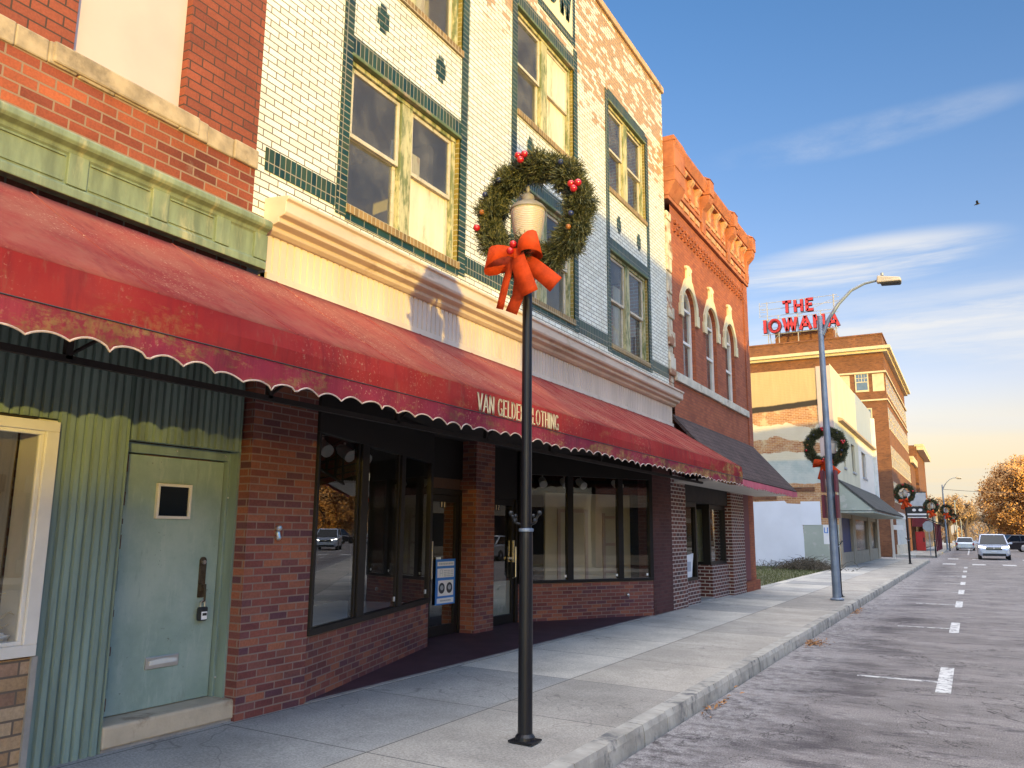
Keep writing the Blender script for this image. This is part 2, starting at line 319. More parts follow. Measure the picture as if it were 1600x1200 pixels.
def mk_lot_wall():
    m = Mat('patched party wall', .9)
    o = m.xyz()
    c, f = m.brick(.225, .08, .008)
    br = m.mix(f, m.ramp(c, (0, (.34, .13, .05)), (.5, (.50, .24, .09)), (1, (.40, .19, .10))), (.55, .40, .24))
    br = m.mix(m.rng(m.noise(1.2, 7, .7), .5, .62), br, (.60, .44, .24))
    wob = m.math('MULTIPLY', m.math('SUBTRACT', m.noise(.8, 5, .6), .5), 1.3)
    z = m.math('ADD', o[2], wob)
    tan_ = m.mix(m.noise(2, 4, .6, m.map((4, 4, .4))), (.45, .30, .14), (.56, .42, .22))
    cc = m.mix(m.rng(m.math('ADD', o[2], m.math('MULTIPLY', o[0], -.08)), 7.55, 7.62), br, tan_)
    tar = m.rng(m.math('ABSOLUTE', m.math('SUBTRACT', m.math('ADD', o[2], m.math('ADD', m.math('MULTIPLY', o[0], -.08), m.math('MULTIPLY', wob, .12))), 7.52)), .10, .18, 1., 0.)
    cc = m.mix(tar, cc, (.04, .03, .022))
    cream = m.mix(m.noise(1.5, 6, .6), (.62, .52, .34), (.72, .64, .48))
    b1 = m.math('MULTIPLY', m.rng(z, 5.75, 5.8), m.rng(z, 6.45, 6.5, 1., 0.))
    cc = m.mix(m.math('MULTIPLY', b1, .9), cc, cream)
    teal = m.mix(m.rng(m.noise(1.3, 6, .65), .4, .65), (.52, .53, .46), (.40, .44, .39))
    b2 = m.math('MULTIPLY', m.rng(m.math('ADD', o[2], m.math('MULTIPLY', wob, .35)), 3.75, 3.8), m.rng(m.math('ADD', o[2], m.math('MULTIPLY', wob, .5)), 5.15, 5.2, 1., 0.))
    cc = m.mix(b2, cc, m.mix(m.rng(o[2], 4.75, 4.9), teal, cream))
    m.col(cc); m.bump(m.math('ADD', m.math('SUBTRACT', 1., f), m.noise(9, 5)), .5, .012); return m.m
MT['lot_wall'] = mk_lot_wall()
MT['lot_white'] = paint('flaking whitewash', (.74, .74, .76), .8, .04, 1, dirt=(.22, .2, .2), dirt_t=(.69, .73), dscale=2.0, bump=.3)
MT['lot_sage'] = paint('grey green wall paint', (.36, .38, .31), .85, .08, 1, dirt=(.45, .44, .38), dirt_t=(.55, .6))
def mk_door():
    m = Mat('scuffed mint door paint', .5)
    b = m.mix(m.rng(m.noise(1.8, 7, .65), .32, .70), (.22, .31, .265), (.34, .42, .37))
    b = m.mix(m.math('MULTIPLY', m.rng(m.noise(5, 8, .7, m.map((1, 2.2, .45))), .52, .70), .55), b, (.40, .46, .41))
    b = m.mix(m.math('MULTIPLY', m.rng(m.noise(3.6, 8, .7, m.map((1, 2.0, .5))), .58, .72), .5), b, (.15, .20, .165))
    sc = m.math('MULTIPLY', m.rng(m.noise(34, 4, .7), .64, .70), m.rng(m.noise(2.6, 4), .50, .62))
    b = m.mix(m.math('MULTIPLY', sc, .75), b, (.075, .075, .06))
    m.col(b); m.bump(m.noise(3.5, 3), .12, .02); return m.m
MT['door_green'] = mk_door()
# ground
def mk_road():
    m = Mat('worn asphalt', .9, 0, .15)
    o = m.xyz()
    wx = m.map((.6, 1.2, 1))
    a = m.mix(m.rng(m.noise(.9, 10, .74, wx), .38, .62), (.095, .083, .082), (.25, .222, .208))
    lane = m.rng(m.math('ADD', o[0], m.math('MULTIPLY', m.noise(.45, 6), 1.8)), -.6, .2)
    a = m.mix(m.math('MULTIPLY', lane, .5), a, (.265, .235, .212))
    streak = m.rng(m.noise(2.2, 10, .76, m.map((.5, 1.3, 1))), .52, .64)
    a = m.mix(m.math('MULTIPLY', streak, .72), a, (.062, .053, .058))
    fine = m.rng(m.noise(9, 8, .75, m.map((.5, 1.25, 1))), .56, .66)
    a = m.mix(m.math('MULTIPLY', fine, .55), a, (.065, .056, .06))
    worn = m.rng(m.noise(3.0, 10, .78, m.map((.5, 1.3, 1))), .52, .66)
    a = m.mix(m.math('MULTIPLY', worn, .55), a, (.38, .345, .325))
    gut = m.rng(m.math('ADD', o[0], m.math('MULTIPLY', m.noise(2, 7), .9)), -1.75, -.75, 1., 0.)
    a = m.mix(m.math('MULTIPLY', gut, m.rng(m.noise(8, 9, .74), .38, .64)), a, (.33, .305, .29))
    a = m.mix(1., a, m.rng(m.noise(70, 4, .8), .34, .66, .55, 1.45), 'MULTIPLY')
    oil = m.rng(m.noise(1.1, 5, .6, m.map((1.4, .5, 1))), .60, .74)
    a = m.mix(m.math('MULTIPLY', oil, .6), a, (.045, .04, .042))
    crk = m.rng(m.math('ABSOLUTE', m.math('SUBTRACT', m.noise(.35, 7, .62, dist=.6), .5)), .0, .0042, 1., 0.)
    a = m.mix(m.math('MULTIPLY', crk, .8), a, (.035, .03, .03))
    m.col(a); m.bump(m.noise(90, 4, .7), .7, .008); return m.m
MT['road'] = mk_road()
def mk_walk():
    m = Mat('sidewalk concrete', .9, 0, .3)
    n = m.n.new('ShaderNodeTexBrick'); n.offset = 0; n.inputs['Scale'].default_value = 1
    n.inputs['Brick Width'].default_value = 1.35; n.inputs['Row Height'].default_value = 1.62; n.inputs['Mortar Size'].default_value = .006; n.inputs['Mortar Smooth'].default_value = 0
    n.inputs['Color1'].default_value = (0, 0, 0, 1); n.inputs['Color2'].default_value = (1, 1, 1, 1); n.inputs['Mortar'].default_value = (.5, .5, .5, 1)
    mp = m.map(); mp.node.inputs['Location'].default_value = (-.35, .25, 0); m.l.new(mp, n.inputs[0])
    c = m.ramp(n.outputs['Color'], (0, (.28, .27, .25)), (.45, (.38, .36, .32)), (1, (.52, .475, .40)))
    o = m.xyz()
    kb = m.rng(o[0], -3.75, -3.68)
    c = m.mix(m.math('MULTIPLY', kb, .6), c, (.335, .29, .235))
    c = m.mix(1., c, m.rng(m.noise(1.4, 7, .65), .3, .7, .82, 1.13), 'MULTIPLY')
    c = m.mix(1., c, m.rng(m.noise(60, 5, .8), .34, .66, .72, 1.28), 'MULTIPLY')
    c = m.mix(m.math('MULTIPLY', m.rng(m.noise(3.3, 8, .75), .70, .78), .5), c, (.16, .15, .14))
    vo = m.n.new('ShaderNodeTexVoronoi'); vo.inputs['Scale'].default_value = 2.3; m.l.new(m.t.outputs['Object'], vo.inputs['Vector'])
    c = m.mix(m.rng(vo.outputs['Distance'], .035, .055, .55, 0.), c, (.09, .085, .08))
    crack = m.rng(m.math('ABSOLUTE', m.math('SUBTRACT', m.noise(.3, 4, .6, dist=.3), .5)), .0, .0022, 1., 0.)
    c = m.mix(m.math('MULTIPLY', crack, .45), c, (.09, .085, .08))
    c = m.mix(n.outputs['Fac'], c, (.10, .095, .085))
    m.col(c); m.bump(m.noise(120, 3), .35, .004); return m.m
MT['walk'] = mk_walk()
MT['kerb'] = paint('worn kerb concrete', (.36, .33, .28), .95, .25, 3, dirt=(.13, .125, .12), dirt_t=(.52, .66), dscale=4, bump=1., bscale=25)
MT['entry'] = paint('maroon entry terrazzo', (.060, .026, .034), .6, .25, 3, dirt=(.10, .06, .07), dirt_t=(.6, .75))
MT['mark'] = paint('worn road paint', (.60, .58, .54), .8, .15, 5, dirt=(.20, .18, .175), dirt_t=(.50, .58), dscale=11)
MT['earth'] = paint('dry earth', (.17, .14, .09), .95, .25, .4)
MT['lawn_soil'] = paint('lawn soil', (.085, .085, .035), .95, .3, 2)
MT['grass'] = paint('short winter grass', (.11, .12, .04), .9, .35, 1.5)
MT['twig'] = paint('dry twigs', (.075, .06, .04), .9, .3, 4)
MT['bark'] = paint('grey brown bark', (.12, .085, .06), .95, .25, 6, bump=.6)
def mk_leaf(name, a, b):
    m = Mat(name, .8); m.col(m.mix(m.rng(m.noise(.9, 5, .6), .35, .65), a, b))
    m.b.inputs['Subsurface Weight'].default_value = 0.0; return m.m
MT['leaf_orange'] = mk_leaf('orange oak leaves', (.44, .21, .06), (.66, .36, .12))
MT['leaf_tan'] = mk_leaf('tan bare crowns', (.28, .18, .10), (.42, .26, .13))
MT['leaf_brown'] = mk_leaf('brown hedge leaves', (.13, .085, .045), (.20, .12, .05))
MT['dry_leaf'] = paint('dry leaf litter', (.36, .17, .06), .9, .3, 20)
MT['tyre'] = paint('black rubber', (.012, .012, .013), .8, .2)
MT['rim'] = paint('alloy rim', (.4, .4, .42), .35, .1, metal=.8)
def carpaint(name, c):
    m = Mat(name, .3, .35); m.b.inputs['Coat Weight'].default_value = .6; m.b.inputs['Coat Roughness'].default_value = .05
    m.col(m.mix(1., c, m.rng(m.noise(2, 3), .3, .7, .92, 1.06), 'MULTIPLY')); return m.m
MT['car_blue'] = carpaint('silver blue car paint', (.48, .52, .62))
MT['car_white'] = carpaint('white car paint', (.6, .64, .66))
MT['car_dark'] = carpaint('dark car paint', (.025, .022, .026))
MT['car_silver'] = carpaint('silver car paint', (.42, .42, .42))
MT['car_glass'] = paint('dark car glass', (.008, .012, .018), .12, .1, spec=.3, bump=0)
MT['headlight'] = emit('lit headlight', (1., .90, .72), 16.)
MT['tail'] = paint('tail light red', (.3, .01, .01), .3, .1)
MT['plate'] = paint('number plate', (.6, .62, .65), .5, .1)
MT['black_plastic'] = paint('black plastic', (.015, .015, .016), .5, .1)
MT['maroon'] = paint('maroon awning metal', (.13, .014, .025), .6, .12)
MT['vending'] = paint('red drink machine', (.40, .02, .02), .4, .1)
MT['grey_board'] = paint('grey sign board', (.42, .46, .50), .5, .08)
MT['wire'] = paint('black cable', (.02, .02, .02), .6, .1)
MT['plank'] = paint('weathered display planks', (.14, .10, .055), .9, .3, 5, dirt=(.05, .04, .025), dirt_t=(.5, .65), stretch=(1, 8, .4), bump=.6)
MT['straw'] = paint('dry straw', (.5, .42, .26), .9, .2)
MT['dark_shape'] = paint('dark display item', (.03, .026, .02), .8, .3, 12)
MT['veneer'] = bricks('tan stone veneer', [(.24, .14, .075), (.38, .25, .14), (.45, .32, .2), (.2, .1, .07)], (.16, .12, .09), .6, .085, .007, .9, 1., var=.2)
MT['step'] = paint('sandstone step', (.46, .38, .27), .9, .12, 3, dirt=(.28, .21, .14), dirt_t=(.58, .72), bump=.5)
MT['concrete'] = paint('old concrete', (.28, .26, .235), .9, .18, 4, bump=.5)
MT['white_lamp'] = paint('white spotlight shell', (.62, .60, .55), .5, .05)
MT['tan_panel'] = paint('ochre transom panel', (.10, .045, .018), .7, .15)

# ------------------------------------------------------------------ mesh builder
class MB:
    def __init__(s): s.v, s.f, s.mi = [], [], []
    def face(s, pts, mi=0):
        k = len(s.v); s.v += [tuple(q) for q in pts]; s.f.append(list(range(k, k+len(pts)))); s.mi.append(mi); return s
    def box(s, x0, x1, y0, y1, z0, z1, mi=0):
        P = [(x, y, z) for z in (z0, z1) for y in (y0, y1) for x in (x0, x1)]
        k = len(s.v); s.v += P
        for f in ((0, 2, 3, 1), (4, 5, 7, 6), (0, 1, 5, 4), (2, 6, 7, 3), (0, 4, 6, 2), (1, 3, 7, 5)): s.f.append([k+i for i in f]); s.mi.append(mi)
        return s
    def hexa(s, lo, hi, mi=0):     # lo, hi: 4 points each, ccw from above
        k = len(s.v); s.v += [tuple(q) for q in lo] + [tuple(q) for q in hi]
        for f in ((3, 2, 1, 0), (4, 5, 6, 7), (0, 1, 5, 4), (1, 2, 6, 5), (2, 3, 7, 6), (3, 0, 4, 7)): s.f.append([k+i for i in f]); s.mi.append(mi)
        return s
    def prism(s, prof, axis, a0, a1, mi=0):   # prof in the two other axes (ccw)
        def P(q, a):
            return {'x': (a, q[0], q[1]), 'y': (q[0], a, q[1]), 'z': (q[0], q[1], a)}[axis]
        n = len(prof); k = len(s.v); s.v += [P(q, a0) for q in prof] + [P(q, a1) for q in prof]
        s.f.append([k+i for i in range(n)][::-1]); s.f.append([k+n+i for i in range(n)]); s.mi += [mi, mi]
        for i in range(n): s.f.append([k+i, k+(i+1) % n, k+n+(i+1) % n, k+n+i]); s.mi.append(mi)
        return s
    def tube(s, pts, r, n=8, mi=0, cap=True):
        pts = [Vector(q) for q in pts]; rr = r if isinstance(r, (list, tuple)) else [r]*len(pts)
        k = len(s.v); N = len(pts); ref = None
        for i, q in enumerate(pts):
            d = (pts[min(i+1, N-1)] - pts[max(i-1, 0)]).normalized()
            if ref is None: ref = Vector((0, 0, 1)) if abs(d.z) < .9 else Vector((1, 0, 0))
            a = d.cross(ref).normalized(); b = d.cross(a).normalized(); ref = -b if False else a.cross(d)
            for j in range(n):
                t = 2*pi*j/n; s.v.append(tuple(q + (a*cos(t)+b*sin(t))*rr[i]))
        for i in range(N-1):
            for j in range(n):
                s.f.append([k+i*n+j, k+i*n+(j+1) % n, k+(i+1)*n+(j+1) % n, k+(i+1)*n+j]); s.mi.append(mi)
        if cap:
            s.f.append([k+j for j in range(n)]); s.f.append([k+(N-1)*n+j for j in range(n)][::-1]); s.mi += [mi, mi]
        return s
    def lathe(s, prof, c=(0, 0, 0), n=24, mi=0):
        k = len(s.v); N = len(prof)
        for (r, z) in prof:
            for j in range(n): t = 2*pi*j/n; s.v.append((c[0]+r*cos(t), c[1]+r*sin(t), c[2]+z))
        for i in range(N-1):
            for j in range(n): s.f.append([k+i*n+j, k+i*n+(j+1) % n, k+(i+1)*n+(j+1) % n, k+(i+1)*n+j]); s.mi.append(mi)
        s.f.append([k+j for j in range(n)][::-1]); s.f.append([k+(N-1)*n+j for j in range(n)]); s.mi += [mi, mi]
        return s
    def ball(s, c, r, n=12, m=8, mi=0):
        return s.lathe([(max(1e-4, r*sin(pi*i/m)), -r*cos(pi*i/m)) for i in range(m+1)], c, n, mi)
    def grid(s, X, y0, y1, z0, z1, holes, depth, flip=1):
        ys = sorted({y0, y1, *[h[0] for h in holes], *[h[1] for h in holes]}); zs = sorted({z0, z1, *[h[2] for h in holes], *[h[3] for h in holes]})
        ys = [q for q in ys if y0 <= q <= y1]; zs = [q for q in zs if z0 <= q <= z1]
        for a, b in zip(ys, ys[1:]):
            for c, d in zip(zs, zs[1:]):
                my, mz = (a+b)/2, (c+d)/2
                if any(h[0] < my < h[1] and h[2] < mz < h[3] for h in holes): continue
                s.face([(X, a, c), (X, b, c), (X, b, d), (X, a, d)])
        for (a, b, c, d) in holes:
            B = X - depth
            if c > z0: s.face([(X, a, c), (B, a, c), (B, b, c), (X, b, c)][::-1])
            if d < z1: s.face([(X, a, d), (X, b, d), (B, b, d), (B, a, d)][::-1])
            s.face([(X, a, c), (X, a, d), (B, a, d), (B, a, c)][::-1]); s.face([(X, b, c), (B, b, c), (B, b, d), (X, b, d)][::-1])
        return s
    def build(s, name, mat, parent=None, smooth=False, bevel=0, solid=0, world=True):
        me = bpy.data.meshes.new(name)
        off = Vector(parent['_w']) if (parent is not None and world and '_w' in parent) else Vector((0, 0, 0))
        me.from_pydata([tuple(Vector(q)-off) for q in s.v], [], s.f)
        mis = s.mi
        if solid or smooth:
            bm_ = bmesh.new(); bm_.from_mesh(me); lay = bm_.faces.layers.int.new('k')
            for f_, k_ in zip(bm_.faces, s.mi): f_[lay] = k_
            bmesh.ops.remove_doubles(bm_, verts=bm_.verts, dist=.0002); mis = [f_[lay] for f_ in bm_.faces]; bm_.to_mesh(me); bm_.free()
        mats = mat if isinstance(mat, (list, tuple)) else [mat]
        for m in mats: me.materials.append(MT[m] if isinstance(m, str) else m)
        uvl = me.uv_layers.new(name='UVMap')
        for i, pl in enumerate(me.polygons):
            pl.material_index = mis[i]; pl.use_smooth = smooth
            n = pl.normal
            if abs(n.z) < .75 and n.length > 0:
                t = Vector((-n.y, n.x, 0)); t.normalize(); w = Vector((0, 0, 1))
                if t.y < 0 or (abs(t.y) < 1e-6 and t.x < 0): t = -t
                if abs(n.z) > .2: w = n.cross(t); w = w if w.z > 0 else -w
            else: t, w = Vector((1, 0, 0)), Vector((0, 1, 0))
            for li in pl.loop_indices:
                q = me.vertices[me.loops[li].vertex_index].co + off
                uvl.data[li].uv = (q.dot(t), q.dot(w))
        o = bpy.data.objects.new(name, me); COL.objects.link(o)
        if parent is not None:
            o.parent = parent
            if '_w' in parent: o['_w'] = list(off)
        else: o['_w'] = [0., 0., 0.]
        if bevel:
            b = o.modifiers.new('bevel', 'BEVEL'); b.width = bevel; b.segments = 2; b.limit_method = 'ANGLE'
        if solid:
            b = o.modifiers.new('solid', 'SOLIDIFY'); b.thickness = solid; b.offset = 0
        return o
    def parts(s, name, mat, parent=None, **kw):      # each separate piece becomes a part of its own
        up_ = list(range(len(s.v)))
        def find(a):
            while up_[a] != a: up_[a] = up_[up_[a]]; a = up_[a]
            return a
        for f in s.f:
            for q in f[1:]: up_[find(q)] = find(f[0])
        groups = {}
        for f in s.f: groups.setdefault(find(f[0]), []).append(f)
        out = []
        for fs in groups.values():
            m = MB()
            for f in fs: m.face([s.v[i] for i in f])
            ix = {}; v = []; ff = []
            for f in fs:
                for i in f:
                    if i not in ix: ix[i] = len(v); v.append(s.v[i])
                ff.append([ix[i] for i in f])
            m = MB(); m.v, m.f, m.mi = v, ff, [0]*len(ff); out.append(m.build(name, mat, parent, **kw))
        return out
def thing(name, label, cat, loc=(0, 0, 0), group=None):
    o = bpy.data.objects.new(name, None); COL.objects.link(o); o.location = loc; o['_w'] = list(map(float, loc))
    o.empty_display_size = .2
    tag(o, label, cat, group); return o
def tag(o, label, cat, group=None, kind=None):
    if label: o['label'] = label
    if cat: o['category'] = cat
    if group: o['group'] = group
    if kind: o['kind'] = kind
    return o
def struct(o): o['kind'] = 'structure'; return o
def kids(o): return [c for c in list(bpy.data.objects) if c.parent == o]
def dup(o, loc=None, rz=None, label=None, parent=None, scale=None, _top=True):
    c = o.copy(); COL.objects.link(c)
    if parent is not None: c.parent = parent
    for ch in kids(o): dup(ch, parent=c, _top=False)
    if loc is not None: c.location = loc
    if rz is not None: c.rotation_euler = (0, 0, rz)
    if scale is not None: c.scale = (scale,)*3 if isinstance(scale, (int, float)) else scale
    if label: c['label'] = label
    return c

# ------------------------------------------------------------------ ground
FX = -5.1          # facade plane
KX = -2.38         # kerb line
struct(MB().face([(-900, -900, -.30), (900, -900, -.30), (900, 1500, -.30), (-900, 1500, -.30)]).build('terrain', 'earth'))
struct(MB().box(KX+.02, 12, -80, 700, -.29, 0).build('road', 'road'))
struct(MB().box(-90, KX+.02, 57.6, 67.4, -.29, -.004).build('side_street', 'road'))
struct(MB().box(12, 90, 57.6, 67.4, -.29, -.004).build('side_street', 'road'))
def kerb(y0, y1, x=KX):
    m = MB(); yy = y0
    while yy < y1 - .01:
        e = min(y1, yy + random.uniform(1.6, 2.6)); j = random.uniform(-.005, .005); k = random.uniform(-.005, .003)
        n = max(2, int((e-yy)/.18))
        for i in range(n):
            a, b = yy+(e-yy)*i/n, yy+(e-yy)*(i+1)/n
            if i == n-1: b -= .012
            q = random.uniform(-.006, .003); w = random.uniform(.018, .03)
            m.prism([(x-.16, -.05), (x+j+q, -.05), (x+j+q*.5-.01, .10+k), (x+j-w, .150+k+q*.4), (x-.16, .152)], 'y', a, b)
        yy = e
    return m
struct(kerb(-6, 57.2).build('kerb', 'kerb'))
struct(kerb(67.8, 260).build('kerb', 'kerb'))
struct(MB().box(12, 12.16, -80, 57, -.05, .15).build('kerb', 'kerb'))
struct(MB().box(12, 12.16, 68, 260, -.05, .15).build('kerb', 'kerb'))
struct(MB().hexa([(-5.3, -6, -.2), (KX-.14, -6, -.2), (KX-.14, 57.2, -.2), (-5.3, 57.2, -.2)], [(-5.3, -6, .19), (KX-.14, -6, .150), (KX-.14, 57.2, .150), (-5.3, 57.2, .19)]).build('sidewalk', 'walk'))
struct(MB().hexa([(-5.3, 67.8, -.2), (KX-.14, 67.8, -.2), (KX-.14, 260, -.2), (-5.3, 260, -.2)], [(-5.3, 67.8, .19), (KX-.14, 67.8, .150), (KX-.14, 260, .150), (-5.3, 260, .19)]).build('sidewalk', 'walk'))
struct(MB().box(12.16, 15, -80, 57, -.2, .16).build('sidewalk', 'walk'))
struct(MB().box(12.16, 15, 68, 260, -.2, .16).build('sidewalk', 'walk'))
struct(MB().box(15, 120, -80, 57, -.25, .14).build('ground', 'earth'))
# recess floors
struct(MB().prism([(-5.12, 5.47), (-5.12, 14.2), (-6.55, 11.9), (-6.72, 11.9), (-6.72, 9.3), (-6.5, 9.3), (-6.17, 8.84)], 'z', .10, .196).build('entry_floor', 'entry'))
struct(MB().box(-5.34, -5.07, 5.47, 14.1, .10, .193).build('floor_strip', 'concrete'))
# parking marks and crosswalk
for i, Y0 in enumerate((11.05, 17.16, 22.9, 27.9, 32.8, 38.2, 43.6, 48.6)):
    m = MB(); z = .003
    m.box(-.475, -.325, Y0-.95, Y0+.95, z-.002, z+.001)
    m.box(-1.32, -.476, Y0-.30, Y0-.22, z-.002, z+.001)
    struct(m.build('road_marking', 'mark'))
for Yc in (54.2, 66.0):
    m = MB()
    for k in range(9):
        x = -1.6 + k*1.5; m.box(x, x+.66, Yc-.9, Yc+.9, .001, .004)
    struct(m.build('road_marking', 'mark'))
m = MB(); m.box(-.45, -.33, 80, 200, .001, .004); struct(m.build('road_marking', 'mark'))
# empty lot lawn
struct(MB().box(-40, -5.3, 22.75, 38.9, -.25, .17).build('lawn', 'lawn_soil'))
g = MB(); rg = random.Random(3)
for i in range(16000):
    x = -5.32 - abs(rg.gauss(0, 1))*5 if rg.random() < .5 else rg.uniform(-16, -5.32); yv = rg.uniform(22.8, 38.8)
    if x < -18: continue
    h = rg.uniform(.03, .09); a = rg.uniform(0, pi); w = .012
    g.face([(x-w*cos(a), yv-w*sin(a), .165), (x+w*cos(a), yv+w*sin(a), .165), (x+rg.uniform(-.03, .03), yv+rg.uniform(-.03, .03), .17+h)])
tag(g.build('grass', 'grass'), 'short patchy grass on the empty lot beside the red brick building', 'grass', kind='stuff')
# ------------------------------------------------------------------ lettering by strokes
def stroke(m, a, b, w0, w1, put, d0, d1, mi=0):
    dx, dz = b[0]-a[0], b[1]-a[1]; L = sqrt(dx*dx+dz*dz) or 1; nx, nz = -dz/L, dx/L
    q = [(a[0]-nx*w0/2, a[1]-nz*w0/2), (b[0]-nx*w1/2, b[1]-nz*w1/2), (b[0]+nx*w1/2, b[1]+nz*w1/2), (a[0]+nx*w0/2, a[1]+nz*w0/2)]
    m.hexa([put(u, v, d0) for u, v in q], [put(u, v, d1) for u, v in q], mi)
def arc(cx, cz, rx, rz, a0, a1, n=10): return [(cx+rx*cos(radians(a0+(a1-a0)*i/n)), cz+rz*sin(radians(a0+(a1-a0)*i/n))) for i in range(n+1)]
GL = {  # polylines in a 0..w by 0..1 box: (width, [polylines]); second number = stem weight
 'T': (.7, [[(.35, 0), (.35, 1)], [(0, .94), (.7, .94)]]), 'H': (.7, [[(.08, 0), (.08, 1)], [(.62, 0), (.62, 1)], [(.08, .52), (.62, .52)]]),
 'E': (.6, [[(.08, 0), (.08, 1)], [(.08, .94), (.6, .94)], [(.08, .06), (.6, .06)], [(.08, .52), (.5, .52)]]), 'I': (.2, [[(.1, 0), (.1, 1)]]),
 'O': (.85, [arc(.425, .5, .36, .44, 0, 360, 20)]), 'W': (1., [[(.05, 1), (.27, 0)], [(.27, 0), (.5, 1)], [(.5, 1), (.73, 0)], [(.73, 0), (.95, 1)]]),
 'A': (.8, [[(.04, 0), (.4, 1)], [(.76, 0), (.4, 1)], [(.17, .33), (.63, .33)]]), 'N': (.75, [[(.08, 0), (.08, 1)], [(.67, 0), (.67, 1)], [(.08, 1), (.67, 0)]]),
 'V': (.75, [[(.04, 1), (.37, 0)], [(.71, 1), (.37, 0)]]), 'G': (.75, [arc(.4, .5, .33, .45, 50, 330, 14), [(.68, .05), (.68, .42)], [(.48, .42), (.7, .42)]]),
 'L': (.55, [[(.08, 0), (.08, 1)], [(.08, .06), (.52, .06)]]), 'D': (.72, [[(.08, 0), (.08, 1)], [(.08, .95)] + arc(.22, .5, .42, .45, 90, -90, 10) + [(.08, .05)]]),
 'R': (.68, [[(.08, 0), (.08, 1)], [(.08, .95)] + arc(.3, .72, .27, .23, 90, -90, 8) + [(.08, .49)], [(.3, .48), (.62, 0)]]), 'C': (.72, [arc(.4, .5, .33, .45, 50, 310, 14)]),
 '1': (.3, [[(.15, 0), (.15, 1)], [(.02, .8), (.15, 1)]]), '2': (.6, [arc(.3, .72, .24, .24, 170, -20, 8) + [(.06, .05), (.56, .05)]]), 'Y': (.7, [[(.04, 1), (.35, .5)], [(.66, 1), (.35, .5)], [(.35, .5), (.35, 0)]]),
}
def glyph(m, ch, put, h, sx=1., w=.12, d0=0, d1=.01, serif=0., thin=1.):
    wd, pl = GL[ch]
    for line in pl:
        for a, b in zip(line, line[1:]):
            ww = w*(thin if abs(b[0]-a[0])*sx > abs(b[1]-a[1]) else 1)
            e = .02 if len(line) > 3 else 0
            A, B = (a[0]*sx*h, a[1]*h), (b[0]*sx*h, b[1]*h)
            if e:
                L = sqrt((B[0]-A[0])**2+(B[1]-A[1])**2) or 1; k = e*h/L
                A, B = (A[0]-(B[0]-A[0])*k, A[1]-(B[1]-A[1])*k), (B[0]+(B[0]-A[0])*k, B[1]+(B[1]-A[1])*k)
            stroke(m, A, B, ww*h, ww*h, put, d0, d1)
        if serif and len(line) == 2:
            for q in line:
                if q[1] < .02 or q[1] > .98:
                    stroke(m, ((q[0]*sx-serif)*h, (.025 if q[1] < .5 else .975)*h), ((q[0]*sx+serif)*h, (.025 if q[1] < .5 else .975)*h), .05*h, .05*h, put, d0, d1)
    return wd*sx*h

# ------------------------------------------------------------------ 1. old red brick building (left)
B1 = thing('brick_building', 'old red brick building with boarded window, green cornice and green metal ground floor', 'building', (FX, 0, .17))
Y1 = 4.55
m = MB(); m.grid(FX, -6, Y1, 4.84, 10.5, [(2.9, 3.8, 4.845, 8.6), (.2, 1.1, 4.845, 8.6)], .16); m.build('wall', 'old_brick_tight', B1)
m = MB(); m.face([(FX, -6, 4.2), (FX, Y1, 4.2), (FX, Y1, 4.72), (FX, -6, 4.72)]); m.build('wall', 'old_brick', B1)
m = MB(); m.box(FX-12, FX-.35, -6, Y1-.02, 3.1, 10.4); m.box(FX-12, FX-1.4, -6, Y1-.02, .0, 3.1); m.build('rear_block', 'dark_brick', B1)
m = MB(); m.box(FX-.34, FX-.001, Y1-.25, Y1-.003, 4.2, 10.5); m.box(FX-.34, FX+.02, -6, Y1, 10.5, 10.7); m.build('wall_end', 'old_brick_tight', B1)
yy = -2.0; rs = random.Random(5)
for L in (2.1, 1.55, 1.30, 1.62):
    e = min(yy+L, Y1+.02)
    m = MB(); n = 6
    for i in range(n):
        a, b = yy+(e-yy)*i/n, yy+(e-yy)*(i+1)/n - (.012 if i == n-1 else 0)
        j = rs.uniform(-.012, .012)
        m.box(FX-.15, FX+.022+j*.6, a, b, 4.68+rs.uniform(-.008, .008), 4.842+rs.uniform(-.004, .004))
    m.build('stone_band', 'stone', B1, bevel=.012); yy = e
for a, b in ((2.9, 3.8), (.2, 1.1)):
    MB().box(FX-.13, FX-.06, a+.004, b-.004, 4.85, 8.59).build('boarded_window', 'cream_panel', B1)
    MB().box(FX-.10, FX+.035, a-.14, b+.14, 4.70, 4.852).build('window_sill', 'stone', B1, bevel=.015)
# green cornice
cn = MB()
prof = [(FX, 3.80), (FX+.09, 3.80), (FX+.09, 3.86), (FX+.06, 3.885), (FX+.06, 4.085), (FX+.075, 4.10), (FX+.085, 4.125), (FX+.125, 4.145), (FX+.14, 4.165), (FX+.14, 4.205), (FX+.12, 4.225), (FX, 4.25)]
cn.prism(prof, 'y', -6, 4.66); co = cn.build('cornice', 'green_paint', B1, bevel=.006)
m = MB()
for yv in (-1.2, -.3, .6, 1.45, 2.3, 2.98, 3.62, 4.20, 4.60):
    m.box(FX+.055, FX+.082, yv-.07, yv+.07, 3.88, 4.10)
m.parts('pilaster', 'green_paint', co, bevel=.005)
m = MB()
for a, b in ((-.2, .5), (.68, 1.36), (1.54, 2.21), (2.39, 2.89), (3.07, 3.53), (3.71, 4.11)):
    m.box(FX+.055, FX+.070, a, b, 3.895, 3.912); m.box(FX+.055, FX+.072, a, b, 4.068, 4.082)
m.parts('panel_moulding', 'green_paint', co, bevel=.003)
